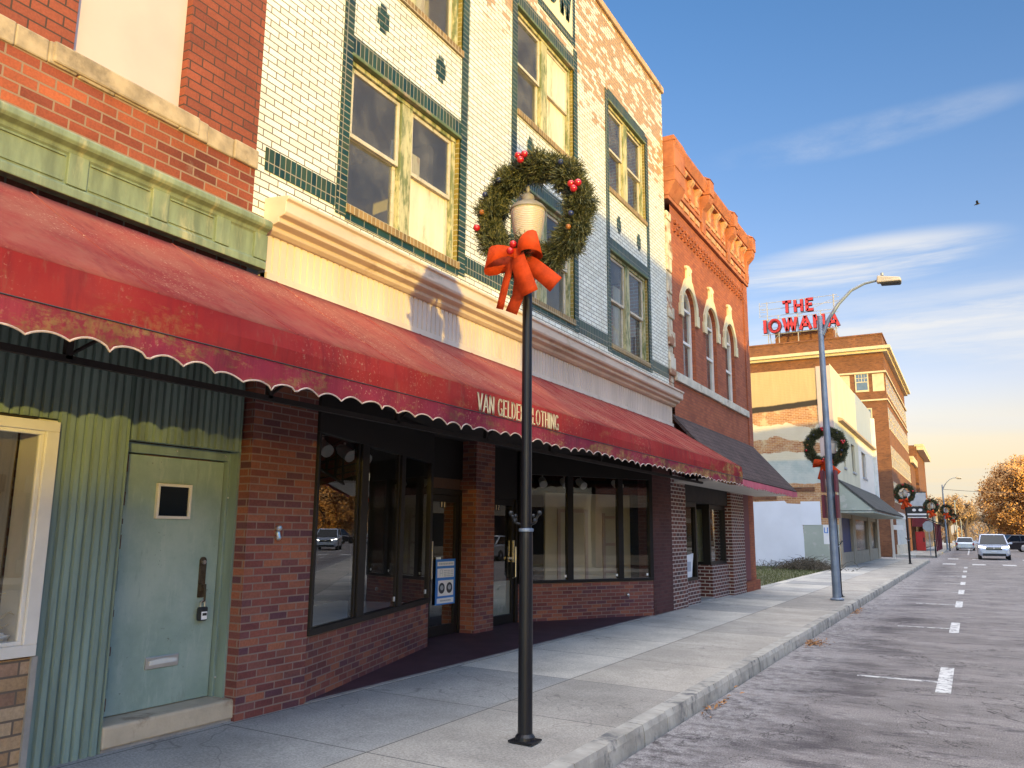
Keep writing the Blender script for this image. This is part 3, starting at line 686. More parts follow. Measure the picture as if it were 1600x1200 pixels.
# ground floor: ribbed green metal
def ribbed(y0, y1, z0, z1, X, pitch=.062, depth=.022):
    m = MB(); n = int(round((y1-y0)/pitch)); st = (y1-y0)/n; pr = []
    for i in range(n):
        a = y0+i*st
        pr += [(X, a), (X, a+st*.55), (X-depth, a+st*.66), (X-depth, a+st*.90)]
    pr.append((X, y1)); pr += [(X-.08, y1), (X-.08, y0)]
    m.prism(pr, 'z', z0, z1); return m
ribbed(3.10, 3.60, .175, 3.05, FX).build('ribbed_panel', 'green_metal', B1)
ribbed(-6, 3.10, 2.34, 3.05, FX).build('ribbed_panel', 'green_metal', B1)
ribbed(3.60, 4.66, 2.27, 3.05, FX-.06).build('ribbed_panel', 'green_metal', B1)
MB().box(FX-.3, FX-.085, 3.5, 3.6, .18, 2.9).box(FX-.30, FX-.10, 4.68, 4.70, .18, 2.3).parts('door_jamb', 'green_metal', B1)
df = MB(); DX = FX-.22
df.box(DX-.1, DX+.03, 3.60, 3.74, .345, 2.27); df.box(DX-.1, DX+.03, 4.655, 4.70, .345, 2.27); df.box(DX-.1, DX+.028, 3.74, 4.655, 2.195, 2.27)
df = df.build('door_frame', 'green_metal', B1, bevel=.004)
m = MB()
for (a, b) in ((3.70, 2.235), (4.15, 2.235), (4.62, 2.235), (3.63, 1.6), (3.63, .9), (3.65, .45), (4.675, .5), (4.675, 1.9)): m.ball((DX+.032, a, b), .008, 8, 4)
m.parts('screw', 'chrome', df)
d = MB().box(DX-.06, DX-.004, 3.752, 4.645, .362, 2.185).build('door', 'door_green', B1, bevel=.004)
m = MB()
for zc in (.62, 1.28, 1.98): m.tube([(DX+.012, 3.745, zc-.07), (DX+.012, 3.745, zc+.07)], .013, 8)
m.parts('hinge', 'green_metal', d)
m = MB()
rs = random.Random(9); z = .4
while z < 2.18:
    h = rs.uniform(.04, .16)
    if rs.random() < .72: m.box(DX-.02, DX+rs.uniform(-.0032, -.0022), 3.742, 3.752+rs.uniform(.004, .018), z, z+h*.9)
    z += h
m.box(DX-.02, DX+.0007, 3.9, 4.5, 2.185, 2.189); m.build('rust_streak', 'rust', d)
wf = MB(); a, b, c0, c1 = 4.02, 4.33, 1.72, 1.985
for q in ((a, b, c0, c0+.022), (a, b, c1-.022, c1), (a, a+.022, c0+.022, c1-.022), (b-.022, b, c0+.022, c1-.022)): wf.box(DX-.01, DX+.022, *q)
wf.build('window_frame', 'white_paint', d, bevel=.004)
MB().box(DX-.01, DX+.004, a+.02, b-.02, c0+.02, c1-.02).build('window_pane', 'car_glass', d)
m = MB().prism([(4.50+.03*cos(t), 1.40+.03*sin(t)) for t in [pi*i/8 for i in range(9)]] + [(4.47, 1.12), (4.53, 1.12)], 'x', DX-.008, DX+.008)
m.build('lock_plate', 'brass', d)
MB().tube([(DX+.005, 4.50, 1.39), (DX+.022, 4.50, 1.39)], .016, 12).build('lock_cylinder', 'chrome', d)
MB().box(DX+.01, DX+.03, 4.475, 4.525, 1.17, 1.22).tube([(DX+.03, 4.5, 1.21), (DX+.05, 4.5, 1.18), (DX+.05, 4.5, 1.10), (DX+.01, 4.5, 1.08)], .009, 8).build('handle', 'brass', d)
m = MB().box(DX-.008, DX+.008, 4.05, 4.335, .635, .72); m.build('mail_slot', 'chrome', d, bevel=.004)
m = MB().prism([(4.075, .665), (4.31, .665), (4.31, .692)] + [(4.31-.235*i/6, .692+.012*sin(pi*i/6)) for i in range(7)], 'x', DX+.006, DX+.018); m.build('slot_flap', 'white_col', d)
st = MB(); st.prism([(FX+.005, .21), (FX-.3, .21), (FX-.3, .357), (FX-.02, .352), (FX+.0, .345)], 'y', 3.607, 4.80); st = st.build('door_step', 'step', B1, bevel=.012)
MB().box(FX-.3, FX-.01, 3.61, 4.79, .12, .209).build('step_base', 'concrete', B1)
# left display window
ww = MB(); a, b, c0, c1 = -1.5, 3.075, .875, 2.315; T = .085
for q in ((a, b, c0, c0+.07), (a, b, c1-.065, c1), (b-T, b, c0+.07, c1-.065)): ww.box(FX-.02, FX+.045, *q)
for q in ((a, b-T, c0+.07, c0+.095), (a, b-T, c1-.09, c1-.065), (b-T-.028, b-T, c0+.095, c1-.09)): ww.box(FX-.02, FX+.025, *q)
dw = ww.build('display_window', 'white_paint', B1, bevel=.005)
MB().face([(FX+.008, a, c0+.09), (FX+.008, b-T-.02, c0+.09), (FX+.008, b-T-.02, c1-.08), (FX+.008, a, c1-.08)]).build('glass_pane', 'glass_shop', dw)
MB().box(FX-.215, FX-.021, 2.972, 3.09, .886, 2.33).build('side_reveal', 'white_paint', dw)
MB().box(FX-1.2, FX-.021, -1.5, 2.97, .80, .885).build('display_floor', 'white_paint', dw)
m = MB(); yv = -1.4
rs = random.Random(2)
while yv < 2.95:
    w_ = rs.uniform(.10, .2); m.box(FX-.27, FX-.225+rs.uniform(-.008, .008), yv, min(2.965, yv+w_-.006), .885, 2.6); yv += w_
m.build('plank_backdrop', 'plank', dw)
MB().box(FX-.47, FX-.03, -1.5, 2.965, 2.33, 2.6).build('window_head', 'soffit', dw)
MB().box(FX-.30, FX+.01, -6, 3.06, .05, .865).build('stone_veneer', 'veneer', B1)
MB().box(FX-.25, FX+.03, 3.06, 3.098, .10, .87).build('veneer_edge', 'concrete', B1)
# ------------------------------------------------------------------ 2. white glazed brick building
Y2 = 15.55; TOP = 11.0
B2 = thing('glazed_brick_building', 'three storey white glazed brick building with green brick trim and shop below', 'building', (FX, 10, .17))
GR = Y1+.0
WIN = [(5.70, 7.72, 4.80, 6.40), (5.70, 7.72, 7.57, 9.2), (9.13, 11.03, 4.87, 6.42), (9.13, 11.03, 7.50, 9.12), (12.50, 14.42, 4.82, 6.50), (12.50, 14.42, 7.66, 9.33)]
MB().grid(FX, Y1, Y2, 4.2, TOP, WIN, .13).build('front_wall', 'white_brick', B2)
m = MB(); m.box(FX-14, FX-.3, Y1, Y1+.25, .2, TOP); m.box(FX-14, FX-.005, Y2-.25, Y2, 4.0, TOP); m.box(FX-14, FX-2.9, Y2-.25, Y2, .2, 4.0); m.box(FX-14, FX-13.7, Y1+.25, Y2-.25, .2, TOP); m.build('side_wall', 'dark_brick', B2)
m = MB(); m.box(FX-13.7, FX-.28, Y1+.25, Y2-.25, TOP-.35, TOP-.1); m.box(FX-13.7, FX-.26, Y1+.25, Y2-.25, 6.8, 7.2); m.box(FX-13.7, FX-.26, Y1+.25, Y2-.25, 3.5, 3.8)
m.box(FX-4.2, FX-4.0, Y1+.25, Y2-.25, 3.8, 6.8); m.box(FX-4.2, FX-4.0, Y1+.25, Y2-.25, 7.2, TOP-.35); m.box(FX-4, FX-.9, 8.3, 8.42, 3.8, 6.8); m.box(FX-4, FX-.4, 11.7, 11.82, 3.8, 6.8); m.box(FX-4, FX-.4, 8.3, 8.42, 7.2, TOP-.4)
m.box(FX-1.5, FX-1.38, 5.2, 6.25, 3.8, 6.0); m.build('interior', 'plaster', B2)
m = MB().box(FX-.3, FX+.05, Y1, Y2+.03, TOP, TOP+.14); m.build('coping', 'coping', B2, bevel=.015)
E_ = .012
def trim(name, mat, *bx, t=E_):
    m = MB()
    for (a, b, c, d) in bx: m.box(FX-.05, FX+t, a, b, c, d)
    return m.parts(name, mat, B2)
# green verticals, headers, sills, bands
v = []
for (a, b, zb) in ((5.70, 7.72, 4.66), (9.13, 11.03, 4.70), (12.50, 14.42, 4.66)):
    v += [(a-.14, a, zb, 9.5), (b, b+.14, zb, 9.5)]
trim('green_pilaster', 'green_stretcher', *v)
h = []
for (a, b, c, d) in WIN: h.append((a+.003, b-.003, d, d+.225))
trim('green_header', 'green_soldier', *h, t=.010)
trim('green_band', 'green_soldier', (Y1+.10, 5.558, 4.72, 4.93), (7.862, 8.988, 4.72, 4.93), (11.172, 12.358, 4.72, 4.93), (14.562, Y2-.003, 4.72, 4.93), t=.010)
for (a, b, c, d) in WIN:
    m = MB().box(FX-.10, FX+.03, a, b, c-.085, c-.001); m.build('window_sill', 'sill_brick', B2)
    if c < 6: MB().box(FX-.05, FX+.009, a, b, c-.165, c-.086).build('sill_course', 'green_run', B2)
    m = MB().box(FX-.125, FX-.012, a+.0, a+.022, c, d).box(FX-.125, FX-.012, b-.022, b, c, d); m.parts('reveal', 'olive_header', B2)
for (yv, zv) in ((6.16, 7.08), (7.26, 7.08), (9.55, 7.08), (10.62, 7.08), (12.95, 7.10), (13.96, 7.10)):
    m = MB()
    for k, w_ in ((-2, .055), (-1, .10), (0, .10), (1, .10), (2, .055)):
        n = 1 if w_ < .08 else 2
        for i in range(n):
            a = yv - w_ + 2*w_*i/n; m.box(FX-.03, FX+.008, a+.003, a+2*w_/n-.003, zv+k*.066-.030, zv+k*.066+.030)
    m.build('brick_cross', 'green_run', B2)
# sign panel at the top
m = MB()
for q in ((9.76, 9.88, 9.55, 10.75), (10.98, 11.10, 9.55, 10.75)): m.box(FX-.03, FX+.010, *q)
m.parts('panel_border', 'green_stretcher', B2)
MB().box(FX-.03, FX+.012, 9.883, 10.977, 9.55, 9.67).box(FX-.03, FX+.012, 9.883, 10.977, 10.63, 10.75).parts('panel_border', 'green_soldier', B2)
sp = MB().box(FX-.03, FX+.016, 9.883, 10.977, 9.672, 10.628).build('name_panel', 'cream_wall', B2)
for ch, yv in (('O', 10.0), ('W', 10.45)):
    g = MB(); glyph(g, ch, lambda u, w, dd, y0=yv: (FX+.016+dd, y0+u, 9.86+w), .62, .72, .17, 0, .012); g.build('letter', 'green_run', sp)
# double hung windows
def sash_window(a, b, c, d, k):
    X = FX-.105; W_ = []
    fr = MB(); t = .06; mid = (a+b)/2
    fr.box(X-.06, X+.05, a+.024, a+.024+t, c, d-.06); fr.box(X-.06, X+.05, b-.024-t, b-.024, c, d-.06); fr.box(X-.06, X+.055, mid-.10, mid+.10, c, d-.06); fr.box(X-.06, X+.06, a+.024, mid-.1, c, c+.04); fr.box(X-.06, X+.06, mid+.1, b-.024, c, c+.04)
    fr.box(X-.06, X+.06, a+.024, b-.024, d-.06, d)
    w = fr.build('window', 'old_wood', B2, bevel=.006)
    MB().box(X-.05, X+.125, a-.01, b+.01, d-.012, d+.03).build('head_trim', 'dark_sash', w, bevel=.008)
    for i, (p0, p1) in enumerate(((a+.024+t, mid-.10), (mid+.10, b-.024-t))):
        zm = (c+d)/2 + (.0 if k != 1 else .05)
        for j, (q0, q1, xo) in enumerate(((zm-.02, d-.06, .012), (c+.04, zm+.02, -.022))):
            s_ = MB(); f = .045; p0_, p1_ = p0+.003, p1-.003
            s_.box(X+xo-.016, X+xo+.016, p0_, p0_+f, q0, q1); s_.box(X+xo-.016, X+xo+.016, p1_-f, p1_, q0, q1); s_.box(X+xo-.016, X+xo+.016, p0_+f, p1_-f, q0, q0+f); s_.box(X+xo-.016, X+xo+.016, p0_+f, p1_-f, q1-f, q1)
            so_ = s_.build('sash', 'sash', w, bevel=.004)
            board = (k == 3 and i == 1) or (k == 0 and i == 1 and j == 1)
            if board: MB().box(X+xo-.008, X+xo+.004, p0_+f, p1_-f, q0+f, q1-f).build('boarding', 'stained_board', so_)
            else: MB().face([(X+xo, p0_+f, q0+f), (X+xo, p1_-f, q0+f), (X+xo, p1_-f, q1-f), (X+xo, p0_+f, q1-f)]).build('pane', 'glass_upper', so_)
    if k in (0, 1, 4): MB().box(X-.30, X-.28, mid+.15, b-.3, c+.2, d-.3).build('curtain', 'stained_board', w)
for k, q in enumerate(WIN): sash_window(*q, k)
# cornice over the shop
prof = [(FX, 4.14), (FX+.06, 4.14), (FX+.10, 4.165), (FX+.11, 4.20), (FX+.18, 4.22), (FX+.185, 4.26), (FX+.24, 4.275), (FX+.255, 4.30), (FX+.255, 4.395), (FX+.28, 4.41), (FX+.28, 4.44), (FX, 4.47)]
MB().prism(prof, 'y', 4.68, 15.66).build('cornice', 'beige_trim', B2, bevel=.006)
m = MB(); n = int((15.6-4.7)/.085); pr = []
for i in range(n):
    a = 4.70+(15.6-4.70)*i/n; s_ = (15.6-4.7)/n
    pr += [(FX+.035, a), (FX+.035, a+s_*.72), (FX+.02, a+s_*.80), (FX+.02, a+s_*.95)]
m.prism(pr+[(FX+.035, 15.6), (FX-.05, 15.6), (FX-.05, 4.70)], 'z', 3.62, 4.145); m.build('signboard', 'beige_board', B2)
MB().box(FX-.02, FX+.06, 4.70, 15.62, 3.70, 3.80).build('signboard_ledge', 'beige_board', B2)
# --- shopfront
m = MB(); m.box(FX-.35, FX+.025, 4.70, 5.45, .13, 3.0); m.build('brick_pillar', 'store_brick', B2)
MB().tube([(FX+.02, 5.02, 1.62), (FX+.05, 5.02, 1.62), (FX+.06, 5.02, 1.58)], .018, 8).ball((FX+.055, 5.02, 1.66), .028, 10, 6).ball((FX+.055, 5.02, 1.58), .024, 10, 6).build('wall_bell', 'chrome', B2)
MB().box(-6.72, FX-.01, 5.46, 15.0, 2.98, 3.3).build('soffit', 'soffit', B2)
def wallseg(A, B, z0, z1, th):
    A, B = Vector((*A, 0)), Vector((*B, 0)); t = (B-A).normalized(); n = Vector((t.y, -t.x, 0))
    if n.x < 0: n = -n
    return A, B, t, n
def segbox(m, A, B, u0, u1, z0, z1, o0, o1):
    A_, B_, t, n = wallseg(A, B, 0, 0, 0)
    P = [A_+t*u0+n*o0, A_+t*u1+n*o0, A_+t*u1+n*o1, A_+t*u0+n*o1]
    m.hexa([q+Vector((0, 0, z0)) for q in P], [q+Vector((0, 0, z1)) for q in P]); return m
LA, LB = (-5.08, 5.452), (-6.177, 8.837); LL = 3.558; LWB = LB
segbox(MB(), LB, (-6.53, 9.33), .0, .60, .12, 2.975, -.10, -.002).build('side_wall', 'bronze', B2)
segbox(MB(), LA, LB, .0, LL, .12, .74, -.22, 0).build('bulkhead', 'store_brick', B2)
fr = MB()
segbox(fr, LA, LB, .0, LL, .741, .80, -.06, .03); segbox(fr, LA, LB, .0, LL, 2.52, 2.975, -.06, .03)
for u0, u1 in ((.0, .05), (1.05, 1.24), (2.28, 2.42), (3.45, LL)): segbox(fr, LA, LB, u0, u1, .80, 2.52, -.06, .03)
lf = fr.build('display_window', 'bronze', B2, bevel=.004)
fr = MB()
for u0 in (.99, 1.25, 2.22, 2.43): segbox(fr, LA, LB, u0, u0+.03, .80, 2.52, -.04, .012)
fr.parts('mullion_edge', 'bronze', lf)
for u0, u1 in ((.05, 1.05), (1.24, 2.28), (2.42, 3.45)):
    A_, B_, t, n = wallseg(LA, LB, 0, 0, 0); P = [A_+t*u0, A_+t*u1]
    MB().face([P[0]+Vector((0, 0, .80)), P[1]+Vector((0, 0, .80)), P[1]+Vector((0, 0, 2.52)), P[0]+Vector((0, 0, 2.52))]).build('glass_pane', 'glass_shop', lf)
m = MB()
for u0 in (2.20, 3.38): segbox(m, LA, LB, u0, u0+.03, .86, .91, .003, .012)
m.parts('window_tag', 'paper', lf)
DXW = -6.62
fr = MB()
# doors
def shop_door(a, b, X, nums, name_parts):
    w_ = .085
    d = MB().box(X-.05, X, a, a+w_, .20, 2.16).box(X-.05, X, b-w_, b, .20, 2.16).box(X-.05, X, a+w_, b-w_, 2.06, 2.16).box(X-.05, X, a+w_, b-w_, .20, .34)
    d = d.build('shop_door', 'bronze', B2, bevel=.004)
    MB().face([(X-.02, a+w_, .34), (X-.02, b-w_, .34), (X-.02, b-w_, 2.06), (X-.02, a+w_, 2.06)]).build('glass_pane', 'glass_shop', d)
    return d
d1 = shop_door(9.42, 10.20, DXW, 2, 0); d2 = shop_door(11.02, 11.84, DXW+.03, 3, 0)
MB().box(DXW-.06, DXW+.02, 9.30, 9.415, .19, 2.98).box(DXW-.06, DXW+.02, 10.205, 10.25, .19, 2.2).box(DXW-.06, DXW+.02, 9.415, 10.25, 2.165, 2.25).box(DXW-.06, DXW+.02, 9.415, 10.25, 2.40, 2.98).box(DXW-.06, DXW+.05, 10.80, 11.015, .19, 2.2).box(DXW-.06, DXW+.05, 10.80, 11.9, 2.165, 2.98).box(DXW-.06, DXW+.06, 11.845, 11.93, .19, 2.165).build('door_frame', 'bronze', B2, bevel=.003)
MB().box(DXW-.05, DXW+.01, 9.42, 10.2, 2.25, 2.40).build('transom_panel', 'tan_panel', B2)
MB().box(DXW-.05, DXW+.0, 11.105, 11.755, .345, .86).build('kick_panel', 'lot_sage', d2)
m = MB().box(DXW, DXW+.03, 9.435, 9.475, 1.30, 1.62).tube([(DXW+.005, 9.455, 1.50), (DXW+.05, 9.46, 1.5), (DXW+.05, 9.46, 1.0), (DXW+.005, 9.455, .96)], .012, 8); m.build('door_handle', 'chrome', d1)
m = MB().box(DXW+.03, DXW+.06, 11.775, 11.81, 1.15, 1.5).tube([(DXW+.03, 11.80, 1.40), (DXW+.085, 11.80, 1.4), (DXW+.085, 11.80, .92), (DXW+.03, 11.80, .9)], .012, 8).box(DXW+.03, DXW+.05, 11.62, 11.77, 1.20, 1.235); m.build('door_handle', 'chrome', d2)
for dd, yv, s_, X in ((d1, 9.73, '11', DXW-.016), (d2, 11.16, '112', DXW+.014)):
    k = 0
    for ch in s_:
        MB().box(X, X+.004, yv+k, yv+k+.066, 1.975, 2.085).build('number_plate', 'black_plastic', dd)
        g = MB(); glyph(g, ch, lambda u, w, q, y0=yv+k: (X+.004+q, y0+.014+u, 1.988+w), .085, .6 if ch == '2' else .9, .22, 0, .003); g.build('digit', 'cream_letter', dd)
        k += .075
MB().box(DXW-.30, -6.36, 10.25, 10.795, .13, 3.0).build('brick_pillar', 'store_brick', B2)
MB().box(DXW-.06, DXW+.04, 11.93, 12.02, .66, .80).build('wall_box', 'paper', B2)
RA, RB = (-6.56, 11.93), (-5.08, 14.30); RL = 2.794
segbox(MB(), RA, RB, .0, RL, .12, .80, -.22, 0).build('bulkhead', 'store_brick', B2)
fr = MB()
segbox(fr, RA, RB, .0, RL, .801, .85, -.06, .03); segbox(fr, RA, RB, .0, RL, 2.60, 2.975, -.06, .03)
for u0, u1 in ((.0, .20), (.95, 1.07), (2.02, 2.13), (RL-.08, RL)): segbox(fr, RA, RB, u0, u1, .85, 2.60, -.06, .03)
rf = fr.build('display_window', 'bronze', B2, bevel=.004)
for u0, u1 in ((.20, .95), (1.07, 2.02), (2.13, RL-.08)):
    A_, B_, t, n = wallseg(RA, RB, 0, 0, 0); P = [A_+t*u0, A_+t*u1]
    MB().face([P[0]+Vector((0, 0, .85)), P[1]+Vector((0, 0, .85)), P[1]+Vector((0, 0, 2.60)), P[0]+Vector((0, 0, 2.60))]).build('glass_pane', 'glass_shop', rf)
m = MB()
for u0 in (.9, 1.97, 2.64): segbox(m, RA, RB, u0, u0+.035, .89, .93, .003, .012)
m.parts('window_tag', 'paper', rf)
MB().box(FX-.25, FX+.028, 14.31, 15.40, .13, 3.1).build('brick_pillar', 'pier_brick', B2)
MB().ball((FX-.2, 13.6, .58), .035, 10, 6).build('hose_tap', 'chrome', B2)
# shop interiors
m = MB(); segbox(m, LA, LB, .05, LL-.05, .70, .735, -1.2, -.225); m.build('display_floor', 'shop_floor', lf)
m = MB(); segbox(m, RA, RB, .05, RL-.05, .76, .795, -.75, -.225); m.build('display_floor', 'shop_floor', rf)
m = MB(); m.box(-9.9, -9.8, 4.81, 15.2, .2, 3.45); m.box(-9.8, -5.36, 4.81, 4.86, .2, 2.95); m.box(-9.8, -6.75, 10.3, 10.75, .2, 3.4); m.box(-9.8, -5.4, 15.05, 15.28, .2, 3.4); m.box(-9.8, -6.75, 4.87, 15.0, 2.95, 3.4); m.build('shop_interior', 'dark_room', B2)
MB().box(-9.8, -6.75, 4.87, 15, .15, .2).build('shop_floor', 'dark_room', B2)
m = MB(); segbox(m, RA, RB, 1.0, RL+.1, .80, 2.35, -.85, -.80); bp = m.build('partition', 'beige_room', rf)
m = MB()
for u0, u1, z0, z1 in ((1.25, 1.31, .8, 2.0), (1.85, 1.91, .8, 2.0), (1.25, 1.91, 2.0, 2.06), (2.25, 2.30, .8, 2.0), (2.55, 2.60, .8, 2.0), (2.3, 2.55, 1.9, 1.95), (2.3, 2.55, 1.4, 1.45), (2.3, 2.55, .9, .95)): segbox(m, RA, RB, u0, u1, z0, z1, -.80, -.77)
m.build('door_moulding', 'cream_panel', bp)
MB().box(-6.9, -6.3, 5.6, 7.2, 2.74, 2.9).box(-6.4, -6.36, 13.0, 14.8, 2.74, 2.9).parts('ceiling_trim', 'white_lamp', B2)
# ------------------------------------------------------------------ 3. ornate red brick building
Y3 = 22.72
B3 = thing('corner_brick_building', 'two storey red brick building with arched windows and heavy ornate cornice', 'building', (FX, 19, .17))
AR = [(17.05, .46), (18.85, .46), (20.6, .46)]; SPR = 6.54; SILL = 4.94
holes = [(c-r_, c+r_, SILL, SPR+r_+.001) for c, r_ in AR]
m = MB().grid(FX, Y2+.35, Y3-.45, 2.9, 8.6, holes, .30)
for c, r_ in AR:
    for sg in (-1, 1):
        pts = [(FX, c+sg*r_, SPR), (FX, c+sg*r_, SPR+r_+.001), (FX, c, SPR+r_+.001)] + [(FX, c+sg*r_*sin(t), SPR+r_*cos(t)) for t in [pi/2*i/10 for i in range(1, 10)]]
        m.face(pts if sg < 0 else pts[::-1])
    A = [(c+r_*cos(pi*i/20), SPR+r_*sin(pi*i/20)) for i in range(21)]
    for q, w in zip(A, A[1:]): m.face([(FX, *q), (FX, *w), (FX-.30, *w), (FX-.30, *q)])
m.build('front_wall', 'red_brick', B3)
MB().box(FX-.3, FX+.03, Y3-.45, Y3, 2.9, 8.6).build('corner_pier', 'red_brick', B3)
rs = random.Random(4); m = MB(); z = 4.5
while z < 8.3:
    h = rs.uniform(.12, .32); m.box(FX-.2, FX+.02+rs.uniform(-.02, .04), Y2+.01, Y2+.30+rs.uniform(0, .09), z, z+h); z += h
m.build('party_edge', 'rough_plaster', B3, bevel=.02)
m = MB(); m.box(FX-14, FX-.31, Y3-.3, Y3-.003, .15, 9.3); m.box(FX-14, FX-13.7, Y2+.02, Y3-.3, .15, 9.2); m.box(FX-13.7, FX-.31, Y2+.02, Y3-.3, 8.6, 8.8); m.box(FX-13.7, FX-.5, Y2+.02, Y3-.3, 3.2, 3.5); m.build('rear_block', 'dark_brick', B3)
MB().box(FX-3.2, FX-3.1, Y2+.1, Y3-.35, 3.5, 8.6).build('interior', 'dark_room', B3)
m = MB()
for a in (15.95, 17.7, 19.5, 21.3): m.box(FX-.1, FX+.06, a, a+(1.74 if a < 21 else .95), 4.76+rs.uniform(-.01, .01), SILL-.002)
m.box(FX-.1, FX+.05, 15.58, 15.90, 4.95, 5.2); m.build('sill_band', 'pale_stone', B3, bevel=.012)
for c, r_ in AR:
    R1 = r_+.012
    inner = [(c+R1*cos(pi*i/16), SPR+R1*sin(pi*i/16)) for i in range(17)]            # right to left
    o1 = r_+.17
    outer = [(c-R1, SPR-.28), (c-o1-.08, SPR-.28), (c-o1-.08, SPR-.02), (c-o1, SPR-.02), (c-o1, SPR+.16), (c-o1+.07, SPR+.27), (c-.26, SPR+r_+.17), (c-.17, SPR+r_+.22), (c-.15, SPR+r_+.42), (c-.21, SPR+r_+.45), (c-.21, SPR+r_+.50), (c, SPR+r_+.54)]
    outer = outer + [(2*c-q[0], q[1]) for q in outer[::-1][1:]]
    m = MB(); pr = outer + inner[:]
    # two halves to stay simple polygons
    n = len(outer)//2
    L_ = outer[:n+1] + [inner[8]] + inner[9:]
    R2 = outer[n:] + inner[:9]
    m.prism(L_, 'x', FX-.02, FX+.05); m.prism(R2, 'x', FX-.02, FX+.05)
    hd = m.build('window_hood', 'cream_stone', B3)
    MB().prism([(c+.05*cos(t), SPR+r_+.36+.05*sin(t)) for t in [2*pi*i/12 for i in range(12)]], 'x', FX+.045, FX+.065).build('rosette', 'cream_stone', hd)
    X = FX-.125; f = MB()
    f.box(X-.04, X+.04, c-r_+.003, c-r_+.07, SILL, SPR); f.box(X-.04, X+.04, c+r_-.07, c+r_-.003, SILL, SPR); f.box(X-.04, X+.04, c-r_+.07, c+r_-.07, SILL, SILL+.07); f.box(X-.03, X+.035, c-r_+.07, c+r_-.07, 5.75, 5.81); f.box(X-.04, X+.042, c-r_+.07, c+r_-.07, SPR-.03, SPR+.03)
    rr = r_-.004; A0 = [(c+rr*cos(pi*i/16), SPR+rr*sin(pi*i/16)) for i in range(17)]; A1 = [(c+(rr-.07)*cos(pi*i/16), SPR+(rr-.07)*sin(pi*i/16)) for i in range(17)]
    for i in range(16): f.prism([A0[i], A0[i+1], A1[i+1], A1[i]], 'x', X-.04, X+.04)
    w = f.build('arched_window', 'white_paint', B3)
    MB().face([(X, c-r_+.01, SILL), (X, c+r_-.01, SILL), (X, c+r_-.01, SPR)] + [(X, c+rr*cos(pi*i/16), SPR+rr*sin(pi*i/16)) for i in range(1, 16)] + [(X, c-r_+.01, SPR)]).build('glass_pane', 'glass_upper', w)
# belt of dentil bricks
m = MB(); k = 0; a = 16.12
while a < 22.2:
    m.box(FX-.02, FX+.05, a, a+.07, 8.06, 8.13); m.box(FX-.02, FX+.06, a+.07, a+.18, 8.13, 8.20); m.box(FX-.02, FX+.06, a+.02, a+.10, 8.24, 8.32); a += .245
m.parts('dentil_brick', 'red_brick', B3)
# cornice
ca, cb = 15.62, 22.78
m = MB(); m.box(FX-.3, FX+.07, ca, cb, 8.62, 8.70); m.box(FX-.3, FX+.05, ca, cb, 8.70, 8.92); m.box(FX-.3, FX+.09, ca, cb, 8.92, 8.99); m.box(FX-.3, FX+.06, ca, cb, 8.99, 9.60); m.box(FX-.3, FX+.17, ca, cb, 9.60, 9.66)
m.prism([(FX-.3, 9.66), (FX+.20, 9.66), (FX+.22, 9.72), (FX+.25, 9.80), (FX+.27, 9.86), (FX+.27, 9.92), (FX-.3, 9.94)], 'y', ca, cb)
cor = m.build('cornice', 'terracotta', B3, bevel=.01)
def bracket(yv, w_, z0, z1, ext, mat, nm):
    pr = [(FX+.04, z0), (FX+.09, z0), (FX+.11, z0+(z1-z0)*.2), (FX+.095, z0+(z1-z0)*.4), (FX+.12, z0+(z1-z0)*.62), (FX+ext*.9, z0+(z1-z0)*.8), (FX+ext, z1-.06), (FX+ext, z1), (FX+.04, z1)]
    return MB().prism(pr, 'y', yv-w_/2, yv+w_/2).build(nm, mat, cor, bevel=.012)
for yv in (18.22, 20.55, 22.60):
    bracket(yv, .30, 8.70, 9.598, .30, 'terracotta', 'bracket')
    MB().box(FX-.1, FX+.33, yv-.17, yv+.17, 9.60, 9.97).prism([(FX-.1, 9.97), (FX+.35, 9.97), (FX+.2, 10.06), (FX-.1, 10.06)], 'y', yv-.19, yv+.19).build('bracket_block', 'terracotta', cor, bevel=.02)
MB().box(FX-.3, FX+.24, ca-.02, ca+.70, 9.0, 10.03).prism([(FX-.3, 8.7), (FX+.07, 8.7), (FX+.24, 9.0), (FX-.3, 9.0)], 'y', ca-.02, ca+.70).box(FX-.3, FX+.27, ca-.03, ca+.72, 9.90, 9.95).box(FX-.3, FX+.26, ca-.028, ca+.71, 9.30, 9.335).build('end_block', 'terracotta', cor, bevel=.02)
for a0, a1 in ((16.3, 18.0), (18.45, 20.33), (20.78, 22.4)):
    for k in range(3):
        yv = a0+(a1-a0)*(k+.5)/3; bracket(yv, .17, 9.16, 9.595, .20, 'terracotta_pale', 'modillion')
    for k in range(4):
        yv = a0+(a1-a0)*k/4+.06; MB().box(FX+.04, FX+.085, yv, yv+(a1-a0)/4-.12, 9.06, 9.15).box(FX+.04, FX+.075, yv, yv+(a1-a0)/4-.12, 8.75, 8.88).parts('frieze_panel', 'terracotta_pale', cor, bevel=.01)
